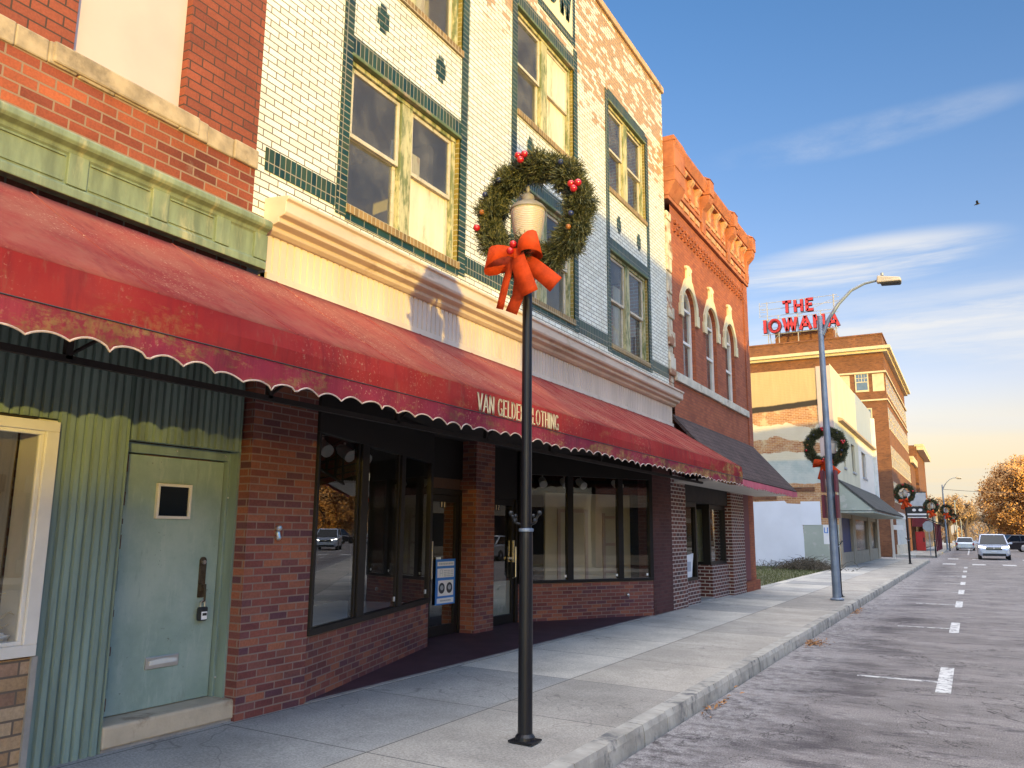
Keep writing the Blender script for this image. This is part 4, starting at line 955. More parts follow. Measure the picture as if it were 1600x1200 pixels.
# shopfront of building 3
m = MB(); m.box(FX-.3, FX+.02, 15.42, 16.35, .13, 3.0); m.box(FX-.4, FX+.035, 19.95, 21.2, .13, 3.0); m.parts('brick_pillar', 'pale_joint_brick', B3)
m = MB(); m.box(FX-.3, FX+.0, 21.25, 21.9, .45, 3.0); m.build('red_column', 'maroon', B3); MB().box(FX-.35, FX+.05, 21.2, 22.7, .12, .44).build('column_base', 'vending' if False else 'red_brick', B3)
MB().box(FX-.3, FX-.05, 21.9, Y3-.02, .45, 3.0).build('corner_pier', 'red_brick', B3)
MB().box(FX-.3, FX-.06, 16.35, 17.5, .13, .66).build('bulkhead', 'pale_joint_brick', B3)
MB().hexa([(FX-1.0, 18.6, .13), (FX-.1, 18.6, .13), (FX-.08, 19.95, .13), (FX-1.0, 19.95, .13)], [(FX-1.0, 18.6, .93), (FX-.1, 18.6, .93), (FX-.08, 19.95, .93), (FX-1.0, 19.95, .93)]).build('bulkhead', 'pale_joint_brick', B3)
f = MB().box(FX-.2, FX-.1, 16.35, 17.5, .661, .72).box(FX-.2, FX-.1, 17.42, 17.5, .72, 2.2).box(FX-.2, FX-.1, 16.35, 17.5, 2.2, 2.3)
w3a = f.build('display_window', 'bronze', B3); f = MB()
f.box(FX-.3, FX-.12, 18.6, 19.95, .931, 1.0).box(FX-.3, FX-.13, 18.6, 18.68, 1.0, 2.2).box(FX-.9, FX-.3, 18.61, 18.67, .931, 1.0).box(FX-.3, FX-.12, 19.87, 19.95, 1.0, 2.2).box(FX-1.0, FX-.92, 18.6, 18.7, 1.0, 2.2).box(FX-1.05, FX-.12, 18.6, 19.95, 2.2, 2.3)
w3 = f.build('display_window', 'bronze', B3)
MB().face([(FX-.15, 16.35, .72), (FX-.15, 17.42, .72), (FX-.15, 17.42, 2.2), (FX-.15, 16.35, 2.2)]).build('glass_pane', 'glass_dark', w3a)
MB().face([(FX-.18, 18.68, 1.0), (FX-.18, 19.87, 1.0), (FX-.18, 19.87, 2.2), (FX-.18, 18.68, 2.2)]).build('glass_pane', 'glass_shop', w3)
MB().face([(FX-.92, 18.64, 1.0), (FX-.30, 18.64, 1.0), (FX-.30, 18.64, 2.2), (FX-.92, 18.64, 2.2)]).build('glass_pane', 'glass_shop', w3)
MB().box(FX-.95, FX-.25, 18.75, 18.8, .95, 2.2).build('back_panel', 'lot_sage', w3)
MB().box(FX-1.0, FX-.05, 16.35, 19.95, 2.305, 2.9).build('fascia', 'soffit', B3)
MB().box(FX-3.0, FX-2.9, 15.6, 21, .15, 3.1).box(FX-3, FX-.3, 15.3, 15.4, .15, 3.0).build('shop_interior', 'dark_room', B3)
MB().box(FX-2.5, FX-.05, 17.5, 18.6, .12, .215).build('entry_step', 'concrete', B3)
# shingled awning
SA = thing('shingle_awning', 'dark shingled shop awning with a faded pink scalloped edge', 'awning', (FX, 19, 3))
x0, x1 = FX+.02, -4.02
MB().hexa([(x0, 15.62, 3.93), (x1, 15.62, 2.70), (x1, 22.66, 2.70), (x0, 22.66, 3.93)], [(x0, 15.62, 4.01), (x1+.04, 15.62, 2.76), (x1+.04, 22.66, 2.76), (x0, 22.66, 4.01)]).build('shingle_roof', 'shingle', SA)
MB().box(x0, x1-.02, 15.65, 22.6, 2.64, 2.69).build('soffit', 'white_paint', SA)
def valance(X, y0, y1, zt, zb, amp, per, th=.006, wob=.006):
    m = MB(); n = int((y1-y0)/per*10); P = []
    for i in range(n+1):
        yv = y0+(y1-y0)*i/n; kk = int((yv-y0)/per); ja = .75+.5*((kk*7919) % 13)/13; z = zb+amp*ja*abs(sin(pi*(yv-y0)/per))**.8 + .010*sin(yv*3.1)+.006*sin(yv*8.7) - (.012 if (kk % 5 == 0 and abs(sin(pi*(yv-y0)/per)) < .3) else 0)
        P.append((X+wob*sin(yv*7.3)+wob*.7*sin(yv*17.), yv, z))
    for a, b in zip(P, P[1:]): m.face([a, b, (X, b[1], zt), (X, a[1], zt)])
    return m, P
v, P = valance(x1+.035, 15.66, 22.66, 2.735, 2.58, .035, .16); v.build('valance', 'pink_cloth', SA, solid=.006)
# ------------------------------------------------------------------ red canvas awning over the first two shops
AX0, AX1 = FX+.07, -3.70; AY0, AY1 = -4.0, 15.46
AW = thing('canvas_awning', 'long faded red canvas awning with scalloped valance over the shops', 'awning', (FX, 7, 3))
def awn_z(u, yv):   # u 0 wall .. 1 edge
    sag = .018*sin(pi*u)*(1+.4*sin(yv*2.3))*(abs(sin(pi*(yv-4.6)/1.05)))
    return 3.735+(2.885-3.735)*u - sag
m = MB(); ny, nu = 190, 8
V = [[(AX0+(AX1-AX0)*j/nu, AY0+(AY1-AY0)*i/ny, awn_z(j/nu, AY0+(AY1-AY0)*i/ny)) for j in range(nu+1)] for i in range(ny+1)]
for i in range(ny):
    for j in range(nu): m.face([V[i][j], V[i][j+1], V[i+1][j+1], V[i+1][j]])
top = m.build('canopy', 'awning_top', AW, smooth=True, solid=.006)
m = MB(); yv = AY0+.4
while yv < AY1:
    m.tube([(AX0+(AX1-AX0)*j/nu, yv, awn_z(j/nu, yv)+.004) for j in range(nu+1)], .006, 5)
    yv += 1.05 if yv < 8.0 else .36
m.parts('seam', 'awning_top', top)
m = MB(); n = 160
for i in range(n):
    a, b = AY0+(AY1-AY0)*i/n, AY0+(AY1-AY0)*(i+1)/n
    w0, w1 = .008*sin(a*2.1)+.005*sin(a*5.7), .008*sin(b*2.1)+.005*sin(b*5.7)
    zt0, zt1 = awn_z(1, a), awn_z(1, b)
    m.face([(AX1+.01+w0*.5, a, 2.665), (AX1+.01+w1*.5, b, 2.665), (AX1+.012+w1, b, 2.77), (AX1+.012+w0, a, 2.77)]); m.face([(AX1+.012+w0, a, 2.77), (AX1+.012+w1, b, 2.77), (AX1, b, zt1), (AX1, a, zt0)])
fa = m.build('fascia', 'awning_face', AW, solid=.005)
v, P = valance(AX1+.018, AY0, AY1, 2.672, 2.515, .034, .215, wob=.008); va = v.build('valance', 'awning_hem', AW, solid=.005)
MB().tube([(q[0]+.003, q[1], q[2]) for q in P], .0055, 5).build('hem_edge', 'hem_edge', va)
MB().tube([(AX1+.022, AY0, 2.672), (AX1+.022, AY1, 2.672)], .004, 5).build('seam_line', 'black_plastic', va)
for yv in (AY1, ):
    MB().face([(AX0, yv, 3.735), (AX1, yv, 2.885), (AX1+.01, yv, 2.54), (AX1-.25, yv, 2.56), (AX0, yv, 2.9)][::-1]).build('end_panel', 'awning_face', AW, solid=.005)
fr = MB()
for X, z in ((AX1-.04, 2.63), (-4.45, 2.60), (FX+.12, 2.93), (FX+.12, 3.66)): fr.box(X-.02, X+.02, AY0, AY1-.03, z-.02, z+.02)
for k, yv in enumerate([AY0+.5+1.55*i for i in range(13)]):
    fr.tube([(FX+.1, yv, 2.93), (AX1-.05, yv, 2.63)], .015, 6); fr.tube([(FX+.1, yv, 3.62), (AX1-.05, yv, 2.82)], .015, 6); fr.box(-4.47, -4.43, yv-.02, yv+.02, 2.6, 3.2); fr.tube([(-4.45, yv, 2.62), (-4.45, yv+.7, 3.15)], .012, 6)
fr.build('frame', 'soffit', AW)
# lettering
def write(text, put_at, h, sx, w, mat, parent, gap, space, serif=0., d1=.004, name='letter', thin=1.):
    u = 0
    for ch in text:
        if ch == ' ': u += space; continue
        g = MB(); wd = glyph(g, ch, lambda a, b, dd, u0=u: put_at(u0+a, b, dd), h, sx, w, 0, d1, serif, thin); g.build(name, mat, parent); u += wd+gap
    return u
hL = .165
write('VAN GELDER CLOTHING', lambda u, w, dd: (AX1+.021+dd + .0, 5.93+u, 2.684+w), hL, .66, .115, 'cream_letter', fa, .016, .055, serif=.075, thin=.62)
# ------------------------------------------------------------------ 4. cream building beyond the empty lot
B4 = thing('cream_building', 'cream two storey building with patched brick side wall facing the empty lot', 'building', (FX, 47, .17))
Y4, Y5 = 38.9, 56.6
MB().face([(FX-16, Y4, .1), (FX, Y4, .1), (FX, Y4, 9.25), (FX-5.2, Y4, 9.25), (FX-6.4, Y4, 9.1), (FX-16, Y4, 8.7)]).build('side_wall', 'lot_wall', B4)
MB().box(FX-2.6, FX-.95, Y4-.03, Y4-.004, 3.55, 3.75).box(FX-4.2, FX-2.65, Y4-.028, Y4-.004, 3.2, 3.72).parts('brick_course', 'hotel_brick', B4)
m = MB(); m.face([(FX-16, Y4-.02, .1), (FX-1.55, Y4-.02, .1), (FX-1.52, Y4-.02, 1.2), (FX-1.56, Y4-.02, 2.2), (FX-1.54, Y4-.02, 2.98), (FX-2.2, Y4-.02, 3.02), (FX-2.3, Y4-.02, 3.14), (FX-3.6, Y4-.02, 3.10), (FX-4.5, Y4-.02, 3.16), (FX-16, Y4-.02, 3.2)]); m.build('whitewash', 'lot_white', B4)
MB().box(FX-1.6, FX-.75, Y4-.035, Y4-.024, 2.05, 3.1).build('white_patch', 'lot_white', B4)
MB().box(FX-1.53, FX-.02, Y4-.022, Y4-.012, .1, 2.06).build('sage_patch', 'lot_sage', B4)
MB().box(FX-.6, FX+.03, Y4-.04, Y4, 3.8, 9.3).build('corner_strip', 'cream_panel', B4)
m = MB(); m.grid(FX, Y4, 48.2, 2.6, 9.4, [(41.9, 42.6, 4.85, 6.3), (45.1, 46.5, 4.85, 6.3)], .2); m.box(FX-16, FX-.25, Y4+.02, Y5, 8.4, 8.6); m.box(FX-16, FX-15.7, Y4+.02, Y5, .1, 8.6); m.box(FX-16, FX-.02, Y5-.3, Y5-.002, .1, 9.3); m.box(FX-15, FX-.4, Y4+.05, Y5-.3, 3.9, 4.1); m.build('front_wall', 'cream_wall', B4)
MB().grid(FX, 48.2, Y5, 7.05, 9.45, [], .2).build('metal_siding', 'grey_siding', B4)
MB().grid(FX-.004, 48.2, Y5, 2.6, 7.05, [(49.7, 51.8, 4.85, 6.3)], .2).build('front_wall', 'white_paint', B4)
MB().prism([(FX, 6.92), (FX+.22, 6.95), (FX+.22, 7.05), (FX, 7.12)], 'y', 40.6, Y5).build('ledge', 'coping', B4)
MB().box(FX-.01, FX+.2, 56.2, Y5, 3.9, 9.0).build('end_pilaster', 'white_col', B4)
for (a, b) in ((41.9, 42.6), (45.1, 46.5), (49.7, 51.8)):
    MB().box(FX-.17, FX-.10, a, b, 4.852, 6.298).build('window', 'car_glass', B4)
    MB().box(FX-.09, FX+.05, a-.05, b+.05, 4.74, 4.848).build('window_sill', 'grey_metal', B4)
m = MB(); m.box(FX-.25, FX+.03, Y4+.02, 39.5, .12, 3.0); m.box(FX-.25, FX+.02, 43.5, 44.6, .12, 3.0); m.box(FX-.25, FX+.02, 50.5, 51.9, .12, 3.0); m.box(FX-.25, FX+.02, Y5-1.2, Y5, .12, 3.0); m.box(FX-.3, FX-.02, 39.5, Y5-1.2, .12, .82); m.box(FX-.3, FX-.03, 39.5, Y5-1.2, 2.4, 3.2); m.parts('shopfront', 'tan_stone', B4)
MB().box(FX-.2, FX-.12, 39.5, 43.5, .82, 2.4).build('window', 'blue_blind', B4)
MB().box(FX-.2, FX-.10, 44.6, 50.5, .3, 2.4).build('window', 'car_glass', B4)
MB().box(FX-.2, FX-.11, 51.9, Y5-1.2, .82, 2.4).build('window', 'car_glass', B4)
GA = thing('shed_awning', 'grey shingled awning with a cream end panel on the cream building', 'awning', (FX, 47, 3))
MB().hexa([(FX+.03, 39.3, 4.0), (-3.62, 39.3, 2.68), (-3.62, 56.2, 2.68), (FX+.03, 56.2, 4.0)], [(FX+.03, 39.3, 4.1), (-3.58, 39.3, 2.76), (-3.58, 56.2, 2.76), (FX+.03, 56.2, 4.1)]).build('shingle_roof', 'grey_shingle', GA)
MB().box(FX+.03, -3.66, 39.35, 56.1, 2.6, 2.675).build('soffit', 'lot_sage', GA)
MB().prism([(FX+.03, 2.70), (-3.66, 2.70), (FX+.03, 3.98)], 'y', 39.33, 39.38).build('end_panel', 'lot_sage', GA)
# ------------------------------------------------------------------ 5. hotel
B5 = thing('hotel_building', 'tall brown brick hotel with cream cornice bands at the corner', 'hotel', (FX, 78, .17))
HX, H0, H1, HT = -4.95, 68.6, 92., 17.3
B5X = HX-26
MB().box(B5X, HX, H0, H1, 0, 14.3).box(B5X, HX-.02, H0+.02, H1-.02, 14.3, HT).build('wall', 'hotel_brick', B5)
m = MB()
for z0, z1, e in ((16.05, 16.3, .55), (15.85, 16.05, .3), (14.22, 14.36, .12), (12.0, 12.12, .10)): m.box(B5X-e, HX+e, H0-e, H1+e, z0, z1)
m.parts('cornice_band', 'hotel_trim', B5)
MB().box(B5X-.05, HX+.05, H0-.05, H1+.05, HT, HT+.12).build('coping', 'hotel_brick', B5)
MB().box(-13.7, -8.9, 71.6, 77, HT, 19.0).build('penthouse', 'hotel_brick', B5)
def hwin(kind, a, z0, z1, w_):
    m = MB(); g = MB(); e = .09
    if kind == 's':
        m.box(a-w_/2-e, a+w_/2+e, H0-.05, H0-.002, z0-.14, z0); m.box(a-w_/2-e, a-w_/2, H0-.04, H0-.002, z0, z1); m.box(a+w_/2, a+w_/2+e, H0-.04, H0-.002, z0, z1); m.box(a-w_/2-e, a+w_/2+e, H0-.04, H0-.002, z1, z1+e)
        m.box(a-w_/2, a+w_/2, H0-.03, H0-.002, (z0+z1)/2-.03, (z0+z1)/2+.03); m.box(a-.02, a+.02, H0-.028, H0-.002, (z0+z1)/2+.03, z1); m.box(a-w_/2, a+w_/2, H0-.026, H0-.002, z0+(z1-z0)*.75-.02, z0+(z1-z0)*.75+.02)
        for k in (-1, 1): m.box(a+k*w_/4-.015, a+k*w_/4+.015, H0-.026, H0-.002, (z0+z1)/2+.03, z1)
        g.box(a-w_/2, a+w_/2, H0-.018, H0-.001, z0, z1)
    else:
        m.box(HX+.002, HX+.03, a-w_/2-.03, a+w_/2+.03, z0-.10, z0); m.box(HX+.002, HX+.02, a-w_/2-.04, a-w_/2, z0, z1); m.box(HX+.002, HX+.02, a+w_/2, a+w_/2+.04, z0, z1); m.box(HX+.002, HX+.03, a-w_/2, a+w_/2, (z0+z1)/2-.03, (z0+z1)/2+.03)
        g.box(HX+.001, HX+.015, a-w_/2, a+w_/2, z0, z1)
    o = m.build('window', 'hotel_trim', B5); g.build('pane', 'glass_hotel' if 'glass_hotel' in MT else 'car_glass', o)
MT['glass_hotel'] = paint('blue grey hotel glass', (.10, .13, .18), .12, .1, spec=.8, bump=0)
for a in (-17.2, -14.4, -11.6, -9.4, -7.62, -6.6-.0):
    pass
for zz0, zz1 in ((12.9, 14.2), (9.9, 11.35), (6.9, 8.3), (4.2, 5.6)):
    for a in (-19., -16.4, -13.8, -11.2, -9.4, -6.65) if zz1 > 13 else (-19., -16.4, -13.8, -11.2, -9.0, -6.55): hwin('s', a, zz0, zz1, .82)
m = MB()
for a in (-10.3, -7.95, -5.45): m.box(a-.42, a+.42, H0-.03, H0-.002, 12.75, 14.15)
m.parts('frieze_panel', 'hotel_trim', B5)
for zz0, zz1 in ((12.7, 14.1), (9.9, 11.5), (6.9, 8.5), (4.2, 5.7)):
    k = 69.6
    while k < 91.5: hwin('e', k, zz0, zz1, .8); k += 1.45
m = MB()
for k in range(8): m.box(HX+.002, HX+.12, 69.0+k*1.15, 69.28+k*1.15, .9, 3.4)
m.box(HX+.002, HX+.14, 68.8, 77.6, 2.95, 3.25); m.parts('pilaster', 'white_col', B5)
m = MB()
for k in range(7): m.box(HX+.002, HX+.03, 69.30+k*1.15, 70.13+k*1.15, 1.0, 2.94)
m.parts('window', 'car_glass', B5)
MB().box(HX-.05, HX+.15, H0-.05, 80, .1, .9).build('plinth', 'pale_stone', B5)
# rooftop sign
SG = thing('rooftop_sign', 'red letters THE IOWANA on a steel scaffold above the hotel roof', 'sign', (-11.3, 70.4, HT))
SY = 70.4
def rsign(text, x0, z0, h, sx, w, gap):
    u = 0
    for ch in text:
        g = MB(); wd = glyph(g, ch, lambda a, b, dd, u0=u: (x0+u0+a, SY-.03-dd, z0+b), h, sx, w, 0, .05); o = g.build('letter', 'sign_red', SG)
        g = MB(); glyph(g, ch, lambda a, b, dd, u0=u: (x0+u0+a, SY-dd, z0+b), h, sx, w*1.25, -.28, .025); g.build('letter_side', 'sign_side', o)
        u += wd+gap
    return u
rsign('THE', -12.72, 20.42, 1.05, .95, .2, .26)
rsign('IOWANA', -14.40, 18.82, 1.15, 1.02, .2, .20)
m = MB(); ys = SY+.35
for x in (-14.1, -13.2, -11.6, -9.7, -8.6): m.box(x-.035, x+.035, ys-.035, ys+.035, HT+.1, 21.7 if x in (-14.1, -8.6) else 20.4); m.tube([(x, ys, 20.2), (x, ys+1.6, HT+.1)], .03, 5)
for z in (18.72, 19.3, 20.1, 20.38, 21.0, 21.6): m.box(-14.6, -8.3, ys-.02, ys+.02, z-.02, z+.02)
for x in (-14.5, -8.4):
    for z in (20.5, 20.8, 21.1, 21.4): m.box(x-.25, x+.25, ys-.02, ys+.02, z-.015, z+.015)
    m.box(x-.27, x-.23, ys-.02, ys+.02, 20.3, 21.7)
for a, b in (((-14.1, 20.1), (-11.6, 18.7)), ((-11.6, 20.2), (-8.6, 21.3)), ((-9.7, 18.7), (-8.6, 19.8)), ((-13.2, 18.7), (-14.1, 17.6)), ((-8.6, 18.7), (-9.7, 19.6))): m.tube([(a[0], ys, a[1]), (b[0], ys, b[1])], .022, 5)
m.build('scaffold', 'sign_steel', SG)
# ------------------------------------------------------------------ 6. shops beyond the hotel
def simple_shop(name, label, x, y0, y1, h, mat, trim_, nwin, cat='building', depth=12, corn=.3, face=1):
    B = thing(name, label, cat, (x, (y0+y1)/2, .15)); s_ = face
    xa, xb = (x-depth, x) if s_ > 0 else (x, x+depth)
    MB().box(xa, xb, y0, y1, 0, h).build('wall', mat, B)
    f0, f1 = (x+.002, x+corn) if s_ > 0 else (x-corn, x-.002)
    MB().box(f0, f1, y0-.05, y1+.05, h-.55, h-.15).box(min(f0, x-.2*s_), max(f1, x-.2*s_) + .02, y0-.08, y1+.08, h-.15, h+.1).build('cornice', trim_, B)
    w0, w1 = (x+.001, x+.03) if s_ > 0 else (x-.03, x-.001)
    t0, t1 = (x+.002, x+.07) if s_ > 0 else (x-.07, x-.002)
    if h > 5.5:
        st_ = (y1-y0)/nwin
        for k in range(nwin):
            a = y0+st_*(k+.5)
            o = MB().box(t0, t1, a-.62, a+.62, 4.1, 4.25).box(t0, t1, a-.6, a+.6, 5.95, 6.12).box(t0, t1-.01*s_ if s_ > 0 else t1, a-.03, a+.03, 4.25, 5.95).build('window', trim_, B)
            MB().box(w0, w1, a-.52, a+.52, 4.25, 5.95).build('pane', 'car_glass', o)
    o = MB().box(t0, t1, y0+.2, y1-.2, .3, .7).box(t0, t1, y0+.2, y1-.2, 2.7, 3.2).build('shopfront', 'tan_stone', B)
    MB().box(w0, w1, y0+.3, y1-.3, .7, 2.7).build('pane', 'car_glass', o)
    return B
simple_shop('brick_shop', 'narrow two storey brick shop just past the hotel with a projecting sign', -4.9, 92.2, 100, 9.5, 'hotel_brick', 'hotel_trim', 4)
simple_shop('yellow_brick_shop', 'sunlit orange brick shop with pale yellow upper wall far down the street', -4.6, 100.3, 118, 11.5, 'hotel_brick', 'hotel_trim', 6, corn=.7)
simple_shop('low_shop', 'low brown shop at the far end of the row', -4.6, 118.3, 150, 6.0, 'tan_stone', 'coping', 6)
MA = thing('maroon_awning', 'maroon metal shed awning with grey roof past the hotel corner', 'awning', (-4.9, 96, 3))
MB().hexa([(-4.85, 86.3, 3.75), (-2.75, 86.3, 2.75), (-2.75, 100, 2.75), (-4.85, 100, 3.75)], [(-4.85, 86.3, 3.85), (-2.72, 86.3, 2.83), (-2.72, 100, 2.83), (-4.85, 100, 3.85)]).build('roof', 'grey_shingle', MA)
MB().prism([(-4.85, 2.4), (-2.85, 2.4), (-2.85, 2.72), (-4.85, 3.7)], 'y', 86.35, 86.42).build('end_panel', 'maroon', MA)
m = MB()
for yv in (86.5, 91, 95.5, 99.8): m.tube([(-2.9, yv, .15), (-2.9, yv, 2.75)], .07, 8)
m.parts('post', 'maroon', MA)
VM = thing('drink_machine', 'red drink machine standing under the maroon awning', 'vending machine', (-4.2, 86.9, .17))
MB().box(-4.65, -3.85, 86.6, 87.3, .18, 1.95).build('cabinet', 'vending', VM, bevel=.03); MB().box(-4.6, -4.1, 86.57, 86.598, .9, 1.8).build('front_panel', 'sign_red', VM); MB().box(-4.02, -3.9, 86.57, 86.598, 1.0, 1.4).build('coin_panel', 'black_plastic', VM)
PS = thing('projecting_sign', 'dark projecting shop sign with grey and white stripes past the hotel', 'sign', (-3.9, 80.2, 4))
MB().box(-4.9, -3.2, 80.1, 80.3, 3.1, 4.1).build('dark_board', 'black_plastic', PS); MB().box(-4.9, -3.25, 80.1, 80.3, 4.15, 5.3).build('grey_board', 'grey_board', PS)
m = MB().box(-4.8, -3.3, 80.06, 80.098, 3.35, 3.5).box(-4.8, -3.3, 80.06, 80.098, 3.12, 3.2); m.parts('white_stripe', 'paper', PS)
m = MB()
for x in (-4.25, -3.75): m.prism([(x+.16*cos(t), 3.8+.12*sin(t)) for t in [2*pi*i/14 for i in range(14)]], 'y', 80.06, 80.098)
m.parts('white_disc', 'paper', PS); MB().box(-4.95, -3.2, 80.17, 80.23, 5.3, 5.4).build('bracket', 'black_plastic', PS)
ST = thing('stop_sign', 'octagonal stop sign seen from its plain grey back near the corner', 'road sign', (-2.75, 60.5+8.0, .15))
sy = 68.5; MB().tube([(-2.75, sy, .15), (-2.75, sy, 2.7)], .03, 8).build('post', 'steel', ST); MB().prism([(-2.75+.41*cos(pi/8+pi/4*i), 2.28+.41*sin(pi/8+pi/4*i)) for i in range(8)], 'y', sy-.045, sy-.035).build('plate', 'grey_metal', ST)
WP = thing('sign_post', 'white post with a small blank white board at the corner of the cream building', 'sign post', (-4.35, 57.0, .17))
MB().box(-4.42, -4.28, 56.93, 57.07, .17, 2.55).build('post', 'white_paint', WP); MB().box(-4.27, -3.72, 56.97, 57.03, 1.95, 2.25).build('board', 'paper', WP); MB().ball((-4.35, 57, 2.6), .08).build('post_cap', 'white_paint', WP)

# ------------------------------------------------------------------ opposite side of the street: unseen buildings added for shadow and reflections
simple_shop('added_opposite_building', 'unseen brick two storey building added across the street, with cream cornice', 15.0, -7.4, 4.0, 8.85, 'dark_brick', 'cream_stone', 5, face=-1)
simple_shop('added_opposite_building', 'unseen pale two storey building added across the street beside the brick one', 15.0, 4.2, 14, 8.3, 'cream_wall', 'hotel_trim', 4, face=-1)
simple_shop('added_opposite_building', 'unseen dark brick two storey building added across the street', 15.0, 14.2, 30, 8.6, 'dark_brick', 'pale_stone', 6, face=-1)
simple_shop('added_opposite_building', 'unseen long tan building added across the street near the corner', 15.0, 30.2, 57, 8.4, 'tan_stone', 'hotel_trim', 9, face=-1)
simple_shop('added_opposite_building', 'unseen brick corner building added beyond the crossing on the other side', 16.0, 69, 96, 8.6, 'hotel_brick', 'hotel_trim', 8, face=-1)

# ------------------------------------------------------------------ trees
def make_tree(name, label, H, R, leafmat, nleaf, seed, leaf=.16, levels=4, group=None, trunk=.32, low=.22, clumps=0):
    T = thing(name, label, 'tree', (0, 0, 0), group)
    rs = random.Random(seed); m = MB(); tips = []
    def grow(pos, d, L, r, lv):
        pts = [pos]; q = Vector(pos); dd = Vector(d)
        for i in range(4):
            dd = (dd + Vector((rs.uniform(-.16, .16), rs.uniform(-.16, .16), rs.uniform(-.02, .14)))).normalized(); q = q + dd*L/4; pts.append(tuple(q))
            if lv >= 2: tips.append((q.copy(), lv))
        m.tube(pts, [r*(1-.14*i) for i in range(5)], 5 if lv > 1 else 7, cap=False)
        if lv < levels:
            for k in range(rs.choice((3, 4)) if lv else 6):
                i = rs.choice((2, 3, 4)) if lv else 4
                a = rs.uniform(0, 2*pi); t = rs.uniform(.35, .85); u = dd.orthogonal().normalized(); w = dd.cross(u)
                nd = (dd*cos(t) + (u*cos(a)+w*sin(a))*sin(t)).normalized()
                if nd.z < -.1: nd.z *= -.5
                grow(pts[i], nd, L*rs.uniform(.58, .82), r*.55, lv+1)
    grow((0, 0, 0), (0, 0, 1), H*low, trunk, 0)
    mz = max(t[0].z for t in tips); mr = sorted(sqrt(t[0].x**2+t[0].y**2) for t in tips)[int(len(tips)*.90)]*1.05; sx, sz = R/mr, H/mz
    m.v = [(q[0]*sx, q[1]*sx, q[2]*sz) for q in m.v]; m.build('trunk', 'bark', T)
    g = MB(); tips = [t[0] for t in tips]
    if clumps:
        for i in range(clumps):
            a = rs.uniform(0, 2*pi); h = rs.random(); rad = (.35+.65*sqrt(rs.random()))*sin(pi*(.12+.80*h))**.7
            tips.append(Vector((rad*cos(a)*mr*.95, rad*sin(a)*mr*.95, (.14+.84*h)*mz)))
        tips = tips[-clumps:]*2 + rs.sample(tips[:-clumps], min(clumps, len(tips)-clumps))
    for i in range(nleaf):
        t = rs.choice(tips); s_ = .05*R+.30 if not clumps else .72
        c = Vector((t.x*sx+rs.gauss(0, s_*.6), t.y*sx+rs.gauss(0, s_*.6), t.z*sz+rs.gauss(0, s_*.5)))
        u = Vector((rs.gauss(0, 1), rs.gauss(0, 1), rs.gauss(0, 1))).normalized(); v_ = u.orthogonal().normalized(); k = leaf*rs.uniform(.5, 1.3)
        g.face([c-u*k, c+v_*k*.5, c+u*k, c-v_*k*.5])
    g.build('crown', leafmat, T); return T
ot = make_tree('oak_tree', 'big orange oak tree standing over the parked cars at the end of the street', 11.2, 6.8, 'leaf_orange', 60000, 11, .17, low=.11, clumps=420)
ot.location = (7.6, 122, 0)
tp = [make_tree('bare_tree', 'bare tan tree in the distant treeline at the end of the street', 9, 4.2, 'leaf_tan', 7000, 21, .16, group='distant treeline', levels=3),
      make_tree('bare_tree', 'bare tan tree in the distant treeline at the end of the street', 8, 4.6, 'leaf_brown', 6000, 22, .17, group='distant treeline', levels=3)]
rs = random.Random(12); first = [True, True]
for k, (x, yv, h) in enumerate([(-4, 175, 1.0), (-8, 168, 1.25), (-1, 215, .95), (3, 235, 1.0), (-12, 190, 1.3), (7, 250, 1.0), (11, 215, 1.0), (-5, 250, 1.2), (14, 262, 1.2), (0, 290, 1.1), (20, 240, 1.1), (-10, 280, 1.3), (8, 300, 1.2), (26, 200, 1.2), (18, 168, .8), (30, 270, 1.3)]):
    i = k % 2
    if first[i]: o = tp[i]; first[i] = False
    else: o = dup(tp[i])
    o.location = (x, yv, 0); o.rotation_euler = (0, 0, rs.uniform(0, 6)); o.scale = (h, h, h)
# far woods closing the end of the street
m = MB(); rs = random.Random(31)
for i in range(26000):
    x = rs.uniform(-60, 75); yv = rs.uniform(300, 345); top_ = 6.5+2.6*sin(x*.21)+2.0*sin(x*.53+1)+1.2*sin(x*1.3); z = rs.random()**.8*top_
    c = Vector((x, yv, z)); u = Vector((rs.gauss(0, 1), rs.gauss(0, 1), rs.gauss(0, 1))).normalized(); v_ = u.orthogonal().normalized(); k = rs.uniform(.25, .7)
    m.face([c-u*k, c+v_*k*.55, c+u*k, c-v_*k*.55])
tag(m.build('far_woods', 'leaf_tan'), 'tan leafless woods closing off the far end of the street', 'woods', kind='stuff')
# unseen trees and house added behind the open lot; block and soften low sunlight
for k in range(12):
    o = dup(tp[k % 2], label='unseen bare tree added in a row behind the open lot to soften the low sun'); o['group'] = 'added trees behind the open lot'
    yv = -66+k*5.2; o.location = (62+rs.uniform(-4, 4), yv, 0); o.rotation_euler = (0, 0, rs.uniform(0, 6)); s_ = rs.uniform(1.0, 1.13); o.scale = (1.25*s_, 1.25*s_, s_)
simple_shop('sun_block_house', 'unseen long low house added behind the open lot to block the sun', 58, -78, -10, 8.15, 'tan_stone', 'coping', 10, face=-1)

